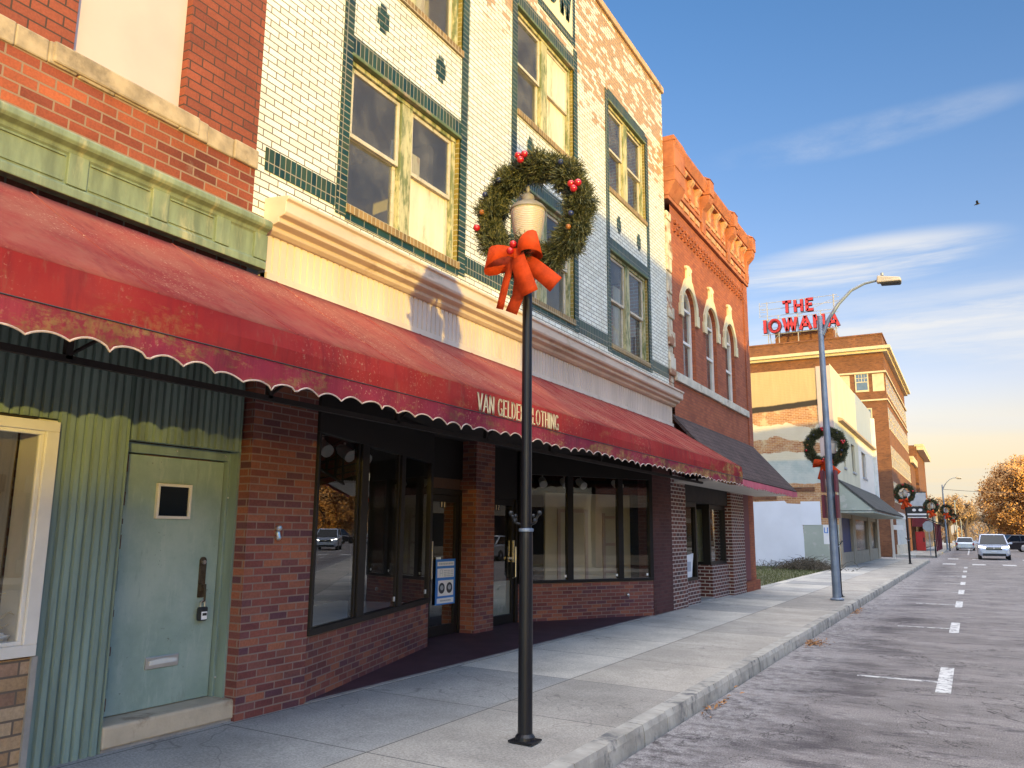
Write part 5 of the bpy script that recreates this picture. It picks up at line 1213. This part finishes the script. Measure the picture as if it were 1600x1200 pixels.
# ------------------------------------------------------------------ lamp posts and wreaths
def make_lamp(hp):
    T = thing('lamp_post', 'x', 'lamp post', (0, 0, 0))
    MB().lathe([(.054, 0), (.051, 1.60-hp), (.048, 1.66-hp), (.041, 1.68-hp), (.038, 3.80-hp)], n=20).build('pole', 'black_metal', T, smooth=False)
    for pl in bpy.data.objects[-1:] if False else []: pass
    MB().prism([(-.10, -.075), (.10, -.085), (.095, .08), (-.09, .085)], 'z', 0, .012).lathe([(.075, .01), (.072, .035), (.055, .055)], n=20).build('base_plate', 'black_metal', T)
    MB().lathe([(.053, 3.72-hp), (.058, 3.74-hp), (.058, 3.79-hp), (.085, 3.82-hp), (.092, 3.86-hp), (.092, 3.89-hp), (.103, 3.90-hp), (.103, 3.93-hp)], n=24).build('collar', 'black_metal', T)
    MB().lathe([(.100, 3.932-hp), (.106, 3.96-hp), (.122, 4.04-hp), (.134, 4.12-hp), (.140, 4.17-hp), (.141, 4.195-hp)], n=32).build('globe', 'globe', T, smooth=True)
    MB().lathe([(.149, 4.196-hp), (.149, 4.206-hp), (.13, 4.235-hp), (.095, 4.26-hp), (.06, 4.275-hp), (.050, 4.29-hp), (.054, 4.305-hp), (.046, 4.33-hp), (.022, 4.35-hp), (.015, 4.355-hp)], n=28).build('cap', 'globe_cap', T, smooth=True)
    MB().lathe([(.013, 4.35-hp), (.013, 4.365-hp), (.020, 4.38-hp), (.014, 4.40-hp), (.003, 4.42-hp)], n=12).build('finial', 'globe_cap', T, smooth=True)
    c = MB().lathe([(.054, 1.648-hp), (.056, 1.652-hp), (.056, 1.667-hp), (.053, 1.672-hp)], n=20).build('clamp', 'steel', T)
    m = MB()
    for sg, a in ((-1, .5), (1, -.3)):
        m.tube([(sg*.038, .02*a, 1.70-hp), (sg*.085, -.02, 1.715-hp), (sg*.105, -.02, 1.76-hp), (sg*.12, -.02, 1.775-hp)], .010, 6); m.ball((sg*.122, -.02, 1.785-hp), .019, 8, 6); m.ball((sg*.085, -.02, 1.73-hp), .019, 8, 6); m.ball((sg*.075, -.03, 1.765-hp), .015, 8, 6)
    m.parts('outlet_box', 'black_plastic', c); return T
L1 = make_lamp(.165); L2 = make_lamp(.465)
L1.location = (-2.92, 5.43, .165); L1['label'] = 'black lamp post nearest the camera, in front of the red awning'
LG = 'decorated lamp posts along the kerb'; L1['group'] = L2['group'] = LG
LAMPS = [(L1, -2.88, 5.43, 4.20, 'x')]
L2.location = (-2.9, 21.5, .16); L2['label'] = 'black lamp post hidden behind the grey street light pole'
l3 = dup(L2, (-2.9, 47.5, .16), label='black lamp post at the far corner of the cream building sidewalk')
l4 = dup(L2, (-2.35, 66.5, .06), label='black lamp post across the side street beside the stop sign')
l5 = dup(L2, (-1.85, 86, .2), label='black lamp post beyond the stop sign, before the far street lights')
l6 = dup(L2, (-2.0, 128, .15), label='farthest black lamp post, small against the treeline')
# wreath, centred on its own origin, facing -Y
def make_wreath(n, seed):
    T = thing('wreath', 'x', 'wreath', (0, 0, 0)); rs = random.Random(seed)
    R, r_ = .405, .10; core = MB()
    core.tube([(R*cos(2*pi*i/40), 0, R*sin(2*pi*i/40)) for i in range(41)], .065, 8, cap=False); g = core.build('garland', 'pine_core', T)
    m = MB()
    for i in range(n):
        a = rs.uniform(0, 2*pi); b = rs.uniform(0, 2*pi); q = .040+.052*rs.random()
        q *= 1+.22*sin(a*9+1)+.16*sin(a*17+2)+.10*sin(a*31) ; er = Vector((cos(a), 0, sin(a))); et = Vector((-sin(a), 0, cos(a))); ey = Vector((0, 1, 0))
        o_ = er*cos(b)+ey*sin(b); P = er*R + o_*q
        d = (o_*rs.uniform(.35, 1.) + et*rs.gauss(-.25, .75) + Vector((rs.gauss(0, .3), rs.gauss(0, .3), rs.gauss(0, .3)))).normalized()
        L = rs.uniform(.035, .085); s_ = d.cross(Vector((rs.gauss(0, 1), rs.gauss(0, 1), rs.gauss(0, 1)))).normalized()*.0034
        m.face([P-s_, P+s_, P+d*L+s_*.5, P+d*L-s_*.5])
    m.build('needles', 'needle', g)
    def at(ang, rad, dy): return (rad*cos(radians(ang)), dy, rad*sin(radians(ang)))
    for (ang, rad, cl_) in ((95, .45, 3), (14, .44, 3), (190, .455, 1), (262, .36, 2)):
        c = Vector(at(ang, rad, -.15 if ang != 262 else -.27))
        offs = {3: ((-.028, 0, .016), (.03, 0, .014), (0, -.012, -.032)), 1: ((0, 0, 0),), 2: ((.012, 0, .03), (-.008, -.008, -.024))}[cl_]
        for q in offs: MB().ball(tuple(c+Vector(q)), .029, 14, 9).build('bauble', 'berry', T, smooth=True)
    for (ang, rad, mt) in ((130, .40, 'blue_orn'), (330, .42, 'gold_tan'), (345, .40, 'blue_orn'), (48, .45, 'blue_orn'), (172, .42, 'gold_tan'), (152, .44, 'blue_orn')):
        MB().ball(at(ang, rad, -.125), .022, 10, 6).build('ornament', mt, T, smooth=True)
    bw = thing('x', None, None); COL.objects.unlink(bw); bpy.data.objects.remove(bw)
    def ribbon(pts, w, name, taper=1., par=None, tw=0.):
        m = MB(); n = len(pts); P = [Vector(q) for q in pts]; rows = []
        for i, q in enumerate(P):
            d = (P[min(i+1, n-1)]-P[max(i-1, 0)]).normalized(); s_ = d.cross(Vector((sin(tw*i/n), -cos(tw*i/n), .15))).normalized()*w/2*(1+(taper-1)*i/(n-1)); rows.append((q-s_, q+s_))
        for a, b in zip(rows, rows[1:]): m.face([a[0], a[1], b[1], b[0]])
        return m.build(name, 'ribbon', par or T, smooth=True, solid=.0015)
    k = MB(); k.prism([(-.03, -.045), (.03, -.045), (.035, 0), (.03, .045), (-.03, .045), (-.035, 0)], 'y', -.20, -.16); bo = k.build('bow', 'ribbon', T, bevel=.01)
    bz = -.395; bo.location = (-.02, -.05, bz)
    def off(pts): return [(q[0], q[1], q[2]) for q in pts]
    def loop(sg, lift):
        pts = []
        for i in range(13):
            t = 2*pi*i/12; u = (1-cos(t))/2
            pts.append((sg*(.02+(.25 if sg < 0 else .165)*u), -.18-.085*sin(t)*1., lift*u + .02*sin(t)))
        m = MB(); rows = []
        for i, q in enumerate(pts):
            u = (1-cos(2*pi*i/12))/2; w = .030+.062*u; dirv = Vector((-sg*.25, 0, 1)); rows.append((Vector(q)-dirv*w, Vector(q)+dirv*w))
        for a, b in zip(rows, rows[1:]): m.face([a[0], a[1], b[1], b[0]])
        return m.build('loop', 'ribbon', bo, smooth=True, solid=.003)
    loop(-1, -.03); loop(1, .06)
    for pts, w in (([(-.01, -.18, -.02), (-.05, -.2, -.10), (-.09, -.19, -.2), (-.16, -.17, -.42)], .06), ([(.0, -.19, -.02), (.04, -.23, -.10), (.075, -.22, -.2), (.12, -.20, -.34)], .125), ([(.03, -.16, -.05), (.11, -.15, -.10), (.20, -.15, -.18), (.32, -.16, -.29)], .12), ([(.0, -.16, -.08), (.0, -.14, -.2), (-.02, -.13, -.32), (-.08, -.13, -.45)], .10)):
        # smooth
        Q = []
        for i in range(len(pts)-1):
            for j in range(4): t = j/4; Q.append(tuple(Vector(pts[i]).lerp(Vector(pts[i+1]), t)))
        Q.append(pts[-1]); ribbon(Q, w, 'tail', 1.15, bo)
    # sprig of needles over the knot
    m = MB()
    for i in range(900):
        a = rs.uniform(0, 2*pi); d = Vector((cos(a)+.3, rs.uniform(-1.2, -.1), sin(a)+.2)).normalized(); P = Vector((rs.gauss(.0, .035), -.20, -.35+rs.gauss(0, .045))); L = rs.uniform(.03, .075); s_ = d.cross(Vector((rs.gauss(0, 1), rs.gauss(0, 1), rs.gauss(0, 1)))).normalized()*.003
        m.face([P-s_, P+s_, P+d*L+s_*.5, P+d*L-s_*.5])
    m.build('sprig', 'needle', T)
    return T
WG = 'christmas wreaths on the lamp posts'
w1 = make_wreath(30000, 3); w1['group'] = WG
w1.location = (-2.865, 5.43, 4.155); w1['label'] = 'large evergreen wreath with orange red bow on the nearest lamp post'
for (x, yv, z, lb) in ((-3.02, 21.5, 3.80, 'wreath with red bow half hidden by the grey street light pole'), (-2.92, 47.5, 3.80, 'wreath on the lamp post in front of the hotel corner'), (-2.4, 66.5, 3.70, 'wreath above the stop sign beside the dark projecting sign'), (-1.87, 86, 3.95, 'wreath just right of the second grey street light'), (-2.0, 128, 4.1, 'smallest and farthest wreath against the treeline')):
    dup(w1, (x, yv, z), label=lb)
# street lights
def make_light():
    T = thing('street_light', 'x', 'street light', (0, 0, 0)); H = 6.70
    MB().lathe([(.098, 0), (.062, H-.02), (.055, H)], n=18).lathe([(.15, 0), (.15, .03), (.105, .05)], n=18).build('pole', 'steel', T, smooth=False)
    MB().lathe([(.062, H), (.062, H+.02), (.02, H+.05)], n=14).build('pole_cap', 'steel', T)
    pts = [(.04, 0, 6.25), (.20, 0, 6.62), (.45, 0, 6.98), (.75, 0, 7.27), (1.05, 0, 7.40), (1.38, 0, 7.44)]
    MB().tube(pts, [.05, .046, .042, .038, .034, .032], 10).build('arm', 'steel', T)
    h = MB().hexa([(1.32, -.09, 7.36), (1.86, -.13, 7.33), (1.86, .13, 7.33), (1.32, .09, 7.36)], [(1.34, -.05, 7.55), (1.84, -.07, 7.44), (1.84, .07, 7.44), (1.34, .05, 7.55)]).build('lamp_head', 'lamp_head', T, bevel=.03)
    MB().hexa([(1.42, -.08, 7.30), (1.82, -.11, 7.28), (1.82, .11, 7.28), (1.42, .08, 7.30)], [(1.40, -.09, 7.352), (1.85, -.12, 7.325), (1.85, .12, 7.325), (1.40, .09, 7.352)]).build('lens', 'black_plastic', h, bevel=.01)
    MB().lathe([(.035, 7.54), (.035, 7.60), (.01, 7.61)], (1.45, 0, 0), n=10).build('photocell', 'grey_metal', h); return T
s1 = make_light(); s1.location = (-2.81, 20.31, .165); s1['label'] = 'tall grey steel street light with curved arm beside the empty lot'; s1['group'] = 'street lights along the kerb'
for (x, yv, lb) in ((-2.3, 97, 'grey street light past the maroon awning, second nearest'), (-1.9, 142, 'distant grey street light, third along the kerb'), (-1.7, 190, 'farthest grey street light near the treeline')):
    dup(s1, (x, yv, .15), label=lb)
b = thing('pole_sign', 'small white sign with blue mark on the grey street light pole', 'sign', (-3.0, 20.2, 1.65))
MB().box(-3.0, -2.88, 20.16, 20.175, 1.42, 1.86).build('plate', 'paper', b)
m = MB(); stroke(m, (-2.975, 1.68), (-2.975, 1.80), .02, .02, lambda u, v, d: (u, 20.16-d, v), 0, .003); stroke(m, (-2.905, 1.68), (-2.905, 1.80), .02, .02, lambda u, v, d: (u, 20.16-d, v), 0, .003); stroke(m, (-2.975, 1.68), (-2.905, 1.68), .02, .02, lambda u, v, d: (u, 20.16-d, v), 0, .003); m.build('mark', 'blue_poster', b)
b = thing('pole_sign', 'pair of dark narrow boards strapped edge-on to the grey street light pole', 'sign', (-2.81, 20.31, 2.5))
MB().box(-2.99, -2.93, 20.1, 20.5, 2.62, 3.12).box(-2.69, -2.65, 20.1, 20.5, 2.62, 3.12).parts('upper_board', 'maroon', b); MB().box(-2.99, -2.93, 20.1, 20.5, 2.02, 2.55).box(-2.69, -2.65, 20.1, 20.5, 2.02, 2.55).parts('lower_board', 'maroon', b)
# overhead wires
for k, (yv, z) in enumerate(((97, 6.4), (142, 6.4), (142, 5.4))):
    pts = [(-2.3+k*.2 + 26*t, yv+8*t, z-.3*t-4*.5*t*(1-t)) for t in [i/12 for i in range(13)]]
    tag(MB().tube(pts, .02, 4).build('overhead_wire', 'wire'), ('thin wire running from the second street light over the road', 'upper thin wire from the third street light over the road', 'lower thin wire from the third street light over the road')[k], 'wire', 'overhead wires')
# ------------------------------------------------------------------ vehicles
def loft(m, secs, mi=0, cap=True):
    n = len(secs[0]); k = len(m.v)
    for s_ in secs: m.v += [tuple(q) for q in s_]
    for i in range(len(secs)-1):
        for j in range(n): m.f.append([k+i*n+j, k+i*n+(j+1) % n, k+(i+1)*n+(j+1) % n, k+(i+1)*n+j]); m.mi.append(mi)
    if cap: m.f.append([k+j for j in range(n)][::-1]); m.f.append([k+(len(secs)-1)*n+j for j in range(n)]); m.mi += [mi, mi]
def sec(y, w, z0, z1, rx=.12, rz=.12, top=1.):
    wt = w*top
    return [(-w+rx, y, z0), (w-rx, y, z0), (w, y, z0+rz), (w, y, z0+(z1-z0)*.55), (wt, y, z1-rz*.6), (wt-rx, y, z1), (-wt+rx, y, z1), (-wt, y, z1-rz*.6), (-w, y, z0+(z1-z0)*.55), (-w, y, z0+rz)]
def make_car(label, paint_, kind, lights=False, group=None):
    suv = kind == 'suv'; T = thing('suv' if suv else 'car', label, 'suv' if suv else 'car', (0, 0, 0), group)
    L = 2.5 if suv else 2.3; W = .96 if suv else .90; hb = 1.02 if suv else .88; hr = 1.74 if suv else 1.42; g0 = .26 if suv else .2
    m = MB()          # front faces -Y
    loft(m, [sec(-L, W*.80, g0+.10, hb-.28), sec(-L+.12, W*.93, g0, hb-.14), sec(-L+.55, W, g0, hb-.06), sec(-L+1.25, W, g0, hb+.02), sec(0, W, g0, hb+.05), sec(L-.7, W, g0, hb+.06), sec(L-.15, W*.96, g0, hb), sec(L, W*.85, g0+.12, hb-.1)])
    m.build('body', paint_, T, smooth=False, bevel=.03)
    y0, y1, y2, y3 = (-1.25, -.45, 1.95, 2.38) if suv else (-1.05, -.25, 1.1, 1.85)
    m = MB(); zt = hb+.03
    P = lambda y_, w, z: [(-w, y_, z), (w, y_, z)]
    lo = [(-W*.90, y0, zt), (W*.90, y0, zt), (W*.90, y3, zt), (-W*.90, y3, zt)]; hi = [(-W*.74, y1, hr-.06), (W*.74, y1, hr-.06), (W*.74, y2, hr-.06), (-W*.74, y2, hr-.06)]
    m.hexa(lo, hi); m.build('windows', 'car_glass', T, bevel=.02)
    m = MB().hexa([(-W*.77, y1-.05, hr-.065), (W*.77, y1-.05, hr-.065), (W*.77, y2+.06, hr-.065), (-W*.77, y2+.06, hr-.065)], [(-W*.68, y1+.06, hr), (W*.68, y1+.06, hr), (W*.68, y2-.04, hr), (-W*.68, y2-.04, hr)])
    for a, b in zip(lo, hi): m.tube([a, b], .045, 6)
    for sx in (-1, 1):
        ym = .35; m.tube([(sx*W*.90, ym, zt), (sx*W*.745, ym, hr-.06)], .04, 6)
    m.build('roof', paint_, T, bevel=.015)
    wr = .36 if suv else .32
    for sx in (-1, 1):
        for yv in (-L*.62, L*.60):
            c = W-.10
            w_ = MB().lathe([(.22, -.11), (wr-.02, -.11), (wr, -.07), (wr, .07), (wr-.02, .11), (.22, .11)], n=24); w_.v = [(sx*c+q[2], yv+q[0], wr+q[1]) for q in w_.v]; tyre = w_.build('wheel', 'tyre', T)
            r2 = MB().lathe([(.05, -.115), (.21, -.10), (.21, .10), (.05, .115)], n=14); r2.v = [(sx*c+q[2], yv+q[0], wr+q[1]) for q in r2.v]; r2.build('rim', 'rim', tyre)
        fz = hb-.26
        MB().hexa([(sx*W*.50, -L+.02, fz-.02), (sx*W*.90, -L+.16, fz+.0), (sx*W*.90, -L+.3, fz), (sx*W*.50, -L+.2, fz-.02)], [(sx*W*.52, -L+.06, fz+.10), (sx*W*.92, -L+.22, fz+.17), (sx*W*.92, -L+.34, fz+.17), (sx*W*.52, -L+.25, fz+.1)]).build('headlight', 'headlight' if lights else 'chrome', T)
        MB().box(sx*W*.86-.08, sx*W*.86+.08, L-.14, L+.01, hb-.3, hb-.05).build('tail_light', 'tail', T, bevel=.02)
        MB().hexa([(sx*(W*.93), y0+.25, zt), (sx*(W+.19), y0+.22, zt+.02), (sx*(W+.19), y0+.32, zt+.02), (sx*(W*.93), y0+.35, zt)], [(sx*(W*.93), y0+.25, zt+.10), (sx*(W+.2), y0+.22, zt+.17), (sx*(W+.2), y0+.32, zt+.17), (sx*(W*.93), y0+.35, zt+.1)]).build('mirror', paint_, T, bevel=.015)
    MB().box(-W*.50, W*.50, -L-.03, -L+.08, hb-.34, hb-.16).build('grille', 'black_plastic', T, bevel=.015)
    MB().box(-W*.45, W*.45, -L-.035, -L-.031, hb-.255, hb-.235).ball((0, -L-.03, hb-.25), .05, 8, 5).build('grille_bar', 'chrome', T)
    MB().box(-W*.72, W*.72, -L-.02, -L+.1, g0+.02, g0+.18).build('bumper', 'black_plastic', T, bevel=.02)
    MB().box(-.16, .16, -L-.045, -L-.02, hb-.50, hb-.42).build('number_plate', 'plate', T); MB().box(-.16, .16, L+.0, L+.02, hb-.40, hb-.28).build('number_plate', 'plate', T)
    return T
v = make_car('silver blue suv driving towards the camera with its headlights on', 'car_blue', 'suv', True); v.location = (1.25, 67.5, .003)
c = make_car('white car driving away far down the street', 'car_white', 'car'); c.location = (-.7, 104, 0); c.rotation_euler = (0, 0, pi)
c2 = make_car('dark car parked under the orange oak tree, half hidden behind the suv', 'car_dark', 'suv', group='cars parked at the end of the street'); c2.location = (3.6, 99, 0); c2.rotation_euler = (0, 0, radians(-60))
dup(c2, (6.2, 102, 0), radians(-70), label='dark suv parked under the orange oak at the right edge')
c3 = dup(c, (6.4, 92, 0), radians(-110), label='white car parked in front of the dark suv at the right edge'); c3['group'] = 'cars parked at the end of the street'
c4 = make_car('silver car parked across the street, mirrored in the shop window', 'car_silver', 'car'); c4.location = (10.6, 41, 0); c4.rotation_euler = (0, 0, pi)
# ------------------------------------------------------------------ small things
PO = thing('poster', 'blue and white poster with two dark round pictures on the shop door', 'poster', (DXW, 9.9, .9))
X = DXW+.004; ya, yb, za, zb = 9.62, 10.12, .62, 1.25
pb = MB().box(X, X+.004, ya, yb, za, zb).build('sheet', 'blue_poster', PO)
for nm, q in (('title_panel', (.04, .46, .535, .595)), ('drawing_panel', (.04, .46, .375, .50)), ('picture_panel', (.06, .45, .12, .335)), ('footer_panel', (.04, .46, .02, .09))): MB().box(X+.004, X+.007, ya+q[0], ya+q[1], za+q[2], za+q[3]).build(nm, 'paper', PO)
for cy in (.15, .345): MB().prism([(ya+cy+.075*cos(t), za+.228+.075*sin(t)) for t in [2*pi*i/24 for i in range(24)]], 'x', X+.007, X+.010).build('round_picture', 'poster_black', PO); MB().prism([(ya+cy+.04*cos(t), za+.235+.035*sin(t)) for t in [2*pi*i/16 for i in range(16)]], 'x', X+.010, X+.012).build('round_detail', 'poster_grey', PO)
m = MB()
for i in range(9): m.box(X+.007, X+.0085, ya+.07+i*.042, ya+.10+i*.042, za+.552, za+.578)
for i in range(3):
    for j in range(4): m.box(X+.007, X+.0085, ya+.20+i*.085, ya+.27+i*.085, za+.39+j*.025, za+.40+j*.025)
for i in range(8): m.box(X+.007, X+.0085, ya+.12+i*.034, ya+.145+i*.034, za+.045, za+.065)
m.box(X+.007, X+.0085, ya+.10, ya+.106, za+.39, za+.48).box(X+.007, X+.0085, ya+.16, ya+.166, za+.39, za+.48).box(X+.007, X+.0085, ya+.106, ya+.16, za+.43, za+.436).box(X+.007, X+.0085, ya+.106, ya+.16, za+.48, za+.486)
m.build('print', 'poster_grey', PO)
MB().box(X+.004, X+.0055, ya-.0, ya+.12, zb-.0, zb+.03).build('tape', 'paper', PO)
LB = thing('lock_box', 'small black and silver key lock box hanging from the green door handle', 'lock box', (DX+.05, 4.5, 1.0))
MB().box(DX+.02, DX+.062, 4.455, 4.535, .945, 1.05).build('case', 'black_plastic', LB, bevel=.012); MB().box(DX+.0625, DX+.068, 4.468, 4.522, .955, 1.015).build('dial_plate', 'paper', LB, bevel=.004); MB().box(DX+.068, DX+.071, 4.476, 4.514, .985, 1.005).build('dial', 'black_plastic', LB)
MB().tube([(DX+.04, 4.475, 1.045), (DX+.04, 4.475, 1.085), (DX+.045, 4.485, 1.10), (DX+.045, 4.505, 1.10), (DX+.04, 4.515, 1.085), (DX+.04, 4.515, 1.045)], .006, 6).build('shackle', 'chrome', LB)
SGRP = 'track spotlights in the shop windows'
def spot(x, yv, z, a, lb):
    T = thing('track_spotlight', lb, 'spotlight', (x, yv, z), SGRP)
    d = Vector((cos(a), sin(a), -.55)).normalized(); p0 = Vector((x, yv, z))
    MB().tube([p0, p0+Vector((0, 0, .1))], .012, 6).build('stem', 'white_lamp', T); MB().tube([p0-d*.10, p0-d*.05, p0+d*.12], [.045, .065, .07], 14).build('shade', 'white_lamp', T)
A_, B_, t_, n_ = wallseg(LA, LWB, 0, 0, 0)
for k, u in enumerate((.42, .78, 1.05, 1.62, 2.1)):
    q = A_+t_*u-n_*.42; spot(q.x, q.y, 2.50, -.6+.15*k, 'white track spotlight hanging inside the left shop window')
A_, B_, t_, n_ = wallseg(RA, RB, 0, 0, 0)
for k, u in enumerate((.7, 1.15, 1.5, 2.3)):
    q = A_+t_*u-n_*.4; spot(q.x, q.y, 2.52, -.9+.2*k, 'white track spotlight hanging inside the right shop window')
WS = thing('paper_notice', 'white paper notice with grey print leaning in the corner brick shop window', 'notice', (FX-.12, 16.9, .75))
MB().hexa([(FX-.145, 16.55, .73), (FX-.135, 16.55, .73), (FX-.135, 17.15, .73), (FX-.145, 17.15, .73)], [(FX-.145, 16.75, 1.18), (FX-.135, 16.75, 1.18), (FX-.135, 17.3, 1.22), (FX-.145, 17.3, 1.22)]).build('sheet', 'paper', WS); MB().box(FX-.134, FX-.131, 16.8, 17.1, .85, 1.05).build('print', 'poster_grey', WS)
# left window display
D1 = thing('crumpled_paper', 'crumpled white paper lying on the left display window floor', 'paper', (FX-.09, 2.88, .89))
rs = random.Random(8); bm = MB(); bm.ball((FX-.09, 2.885, .945), .065, 10, 7); bm.v = [(q[0]+rs.uniform(-.03, .03), q[1]+rs.uniform(-.05, .05), max(.89, q[2]+rs.uniform(-.03, .02))) for q in bm.v]; bm.build('sheet', 'paper', D1)
D2 = thing('paper_card', 'white card leaning in the left display window', 'card', (FX-.25, 2.55, .89))
MB().hexa([(FX-.15, 2.50, .89), (FX-.14, 2.50, .89), (FX-.11, 2.76, .89), (FX-.12, 2.76, .89)], [(FX-.20, 2.52, 1.12), (FX-.19, 2.52, 1.12), (FX-.16, 2.80, 1.15), (FX-.17, 2.80, 1.15)]).build('sheet', 'paper', D2)
D3 = thing('dried_grass', 'dry straw stalks with dark pine cone in the left display window', 'dried plant', (FX-.22, 2.6, .89))
m = MB()
for i in range(16):
    a = rs.uniform(-1.4, 1.5); L = rs.uniform(.25, .65); b0 = Vector((FX-.13+rs.uniform(-.05, .05), 2.70+rs.uniform(-.06, .06), .95)); m.tube([b0, b0+Vector((.02, sin(a)*L*.6, .12+cos(a)*L*.3)), b0+Vector((.05, sin(a)*L, cos(a)*L*.5))], .003, 4)
m.build('stalks', 'straw', D3)
m = MB().ball((FX-.09, 2.80, .985), .065, 10, 8); m.v = [(q[0], q[1]*1+(q[2]-.98)*.8, q[2]+rs.uniform(-.012, .012)) for q in m.v]; m.build('cone', 'dark_shape', D3)
# brush pile by the white wall
m = MB(); rs = random.Random(6)
for i in range(420):
    x = rs.gauss(-6.15, .62); yv = rs.gauss(36.0, .6); h = .22+.42*math.exp(-((x+6.15)/.75)**2)*rs.random()
    a = rs.uniform(0, 2*pi); d = Vector((cos(a), sin(a), rs.uniform(.1, .9))).normalized(); L = rs.uniform(.3, .7)
    p0 = Vector((x, yv, .17+rs.uniform(0, h*.6))); p1 = p0+d*L*.5+Vector((0, 0, .05)); p2 = p0+d*L+Vector((0, 0, -.06)); p2.z = max(.17, min(p2.z, .8)); p1.z = min(p1.z, .85)
    m.tube([p0, p1, p2], [.010, .007, .003], 4, cap=False)
for i in range(900):
    x = rs.gauss(-6.15, .6); yv = rs.gauss(36, .5); z = .2+rs.random()*.5*math.exp(-((x+6.15)/.8)**2); u = Vector((rs.gauss(0, 1), rs.gauss(0, 1), rs.gauss(0, 1))).normalized()*.05; w = u.orthogonal()*.35
    q = Vector((x, yv, z)); m.face([q-u, q+w, q+u, q-w])
tag(m.build('brush_pile', 'twig'), 'dark heap of dry brushwood on the lawn below the whitewashed wall', 'brush pile')
m = MB()
for i in range(240):
    x = rs.uniform(-14, -5.6); yv = rs.uniform(38.3, 38.8); q = Vector((x, yv, .17)); m.tube([q, q+Vector((rs.gauss(0, .1), rs.gauss(0, .05), rs.uniform(.08, .35)))], .006, 3, cap=False)
tag(m.build('weeds', 'twig'), 'dead weeds along the foot of the whitewashed wall', 'weeds', kind='stuff')
# gutter leaves
def leaves(x, yv, n, sx, sy, lb, z=.004):
    m = MB()
    for i in range(n):
        q = Vector((x+rs.gauss(0, sx), yv+rs.gauss(0, sy), z+rs.uniform(.002, .05)*math.exp(-i/n))); u = Vector((rs.gauss(0, 1), rs.gauss(0, 1), rs.gauss(0, .4))).normalized()*rs.uniform(.018, .04); w = u.cross(Vector((0, 0, 1)))*.5
        q.x = max(q.x, KX+.05); m.face([q-u, q+w+Vector((0, 0, .008)), q+u, q-w+Vector((0, 0, .004))])
    tag(m.build('leaf_litter', 'dry_leaf'), lb, 'leaves', kind='stuff')
leaves(-2.22, 13.4, 130, .09, .22, 'small pile of brown leaves in the gutter past the nearest lamp post')
leaves(-2.28, 19.3, 60, .05, .5, 'brown leaves in the gutter by the grey street light')
leaves(-2.28, 8.2, 30, .04, .35, 'few dry leaves in the gutter by the nearest lamp post')
b = thing('bird', 'small dark bird gliding in the blue sky', 'bird', (.9, 62, 27.5))
br = Vector((R_*(1527-800)/1260 - U_*(319-600)/1260 + fw)); bp_ = Vector((0, 0, 1.65)) + br*60; b.location = bp_; b['_w'] = list(bp_)
m = MB(); B0 = bp_
def bv(a, c, d): return B0 + Vector((a, c, d))
m.tube([bv(-.22, 0, -.05), bv(-.1, 0, 0), bv(.08, 0, .02), bv(.2, 0, .04)], [.015, .05, .055, .012], 8)
for sg in (-1, 1): m.face([bv(-.06, 0, .02), bv(.10, 0, .02), bv(.06, sg*.3, .16), bv(-.02, sg*.55, .12), bv(-.10, sg*.3, .13)])
m.build('body', 'black_plastic', b)
for o in list(bpy.data.objects):
    if '_w' in o: del o['_w']
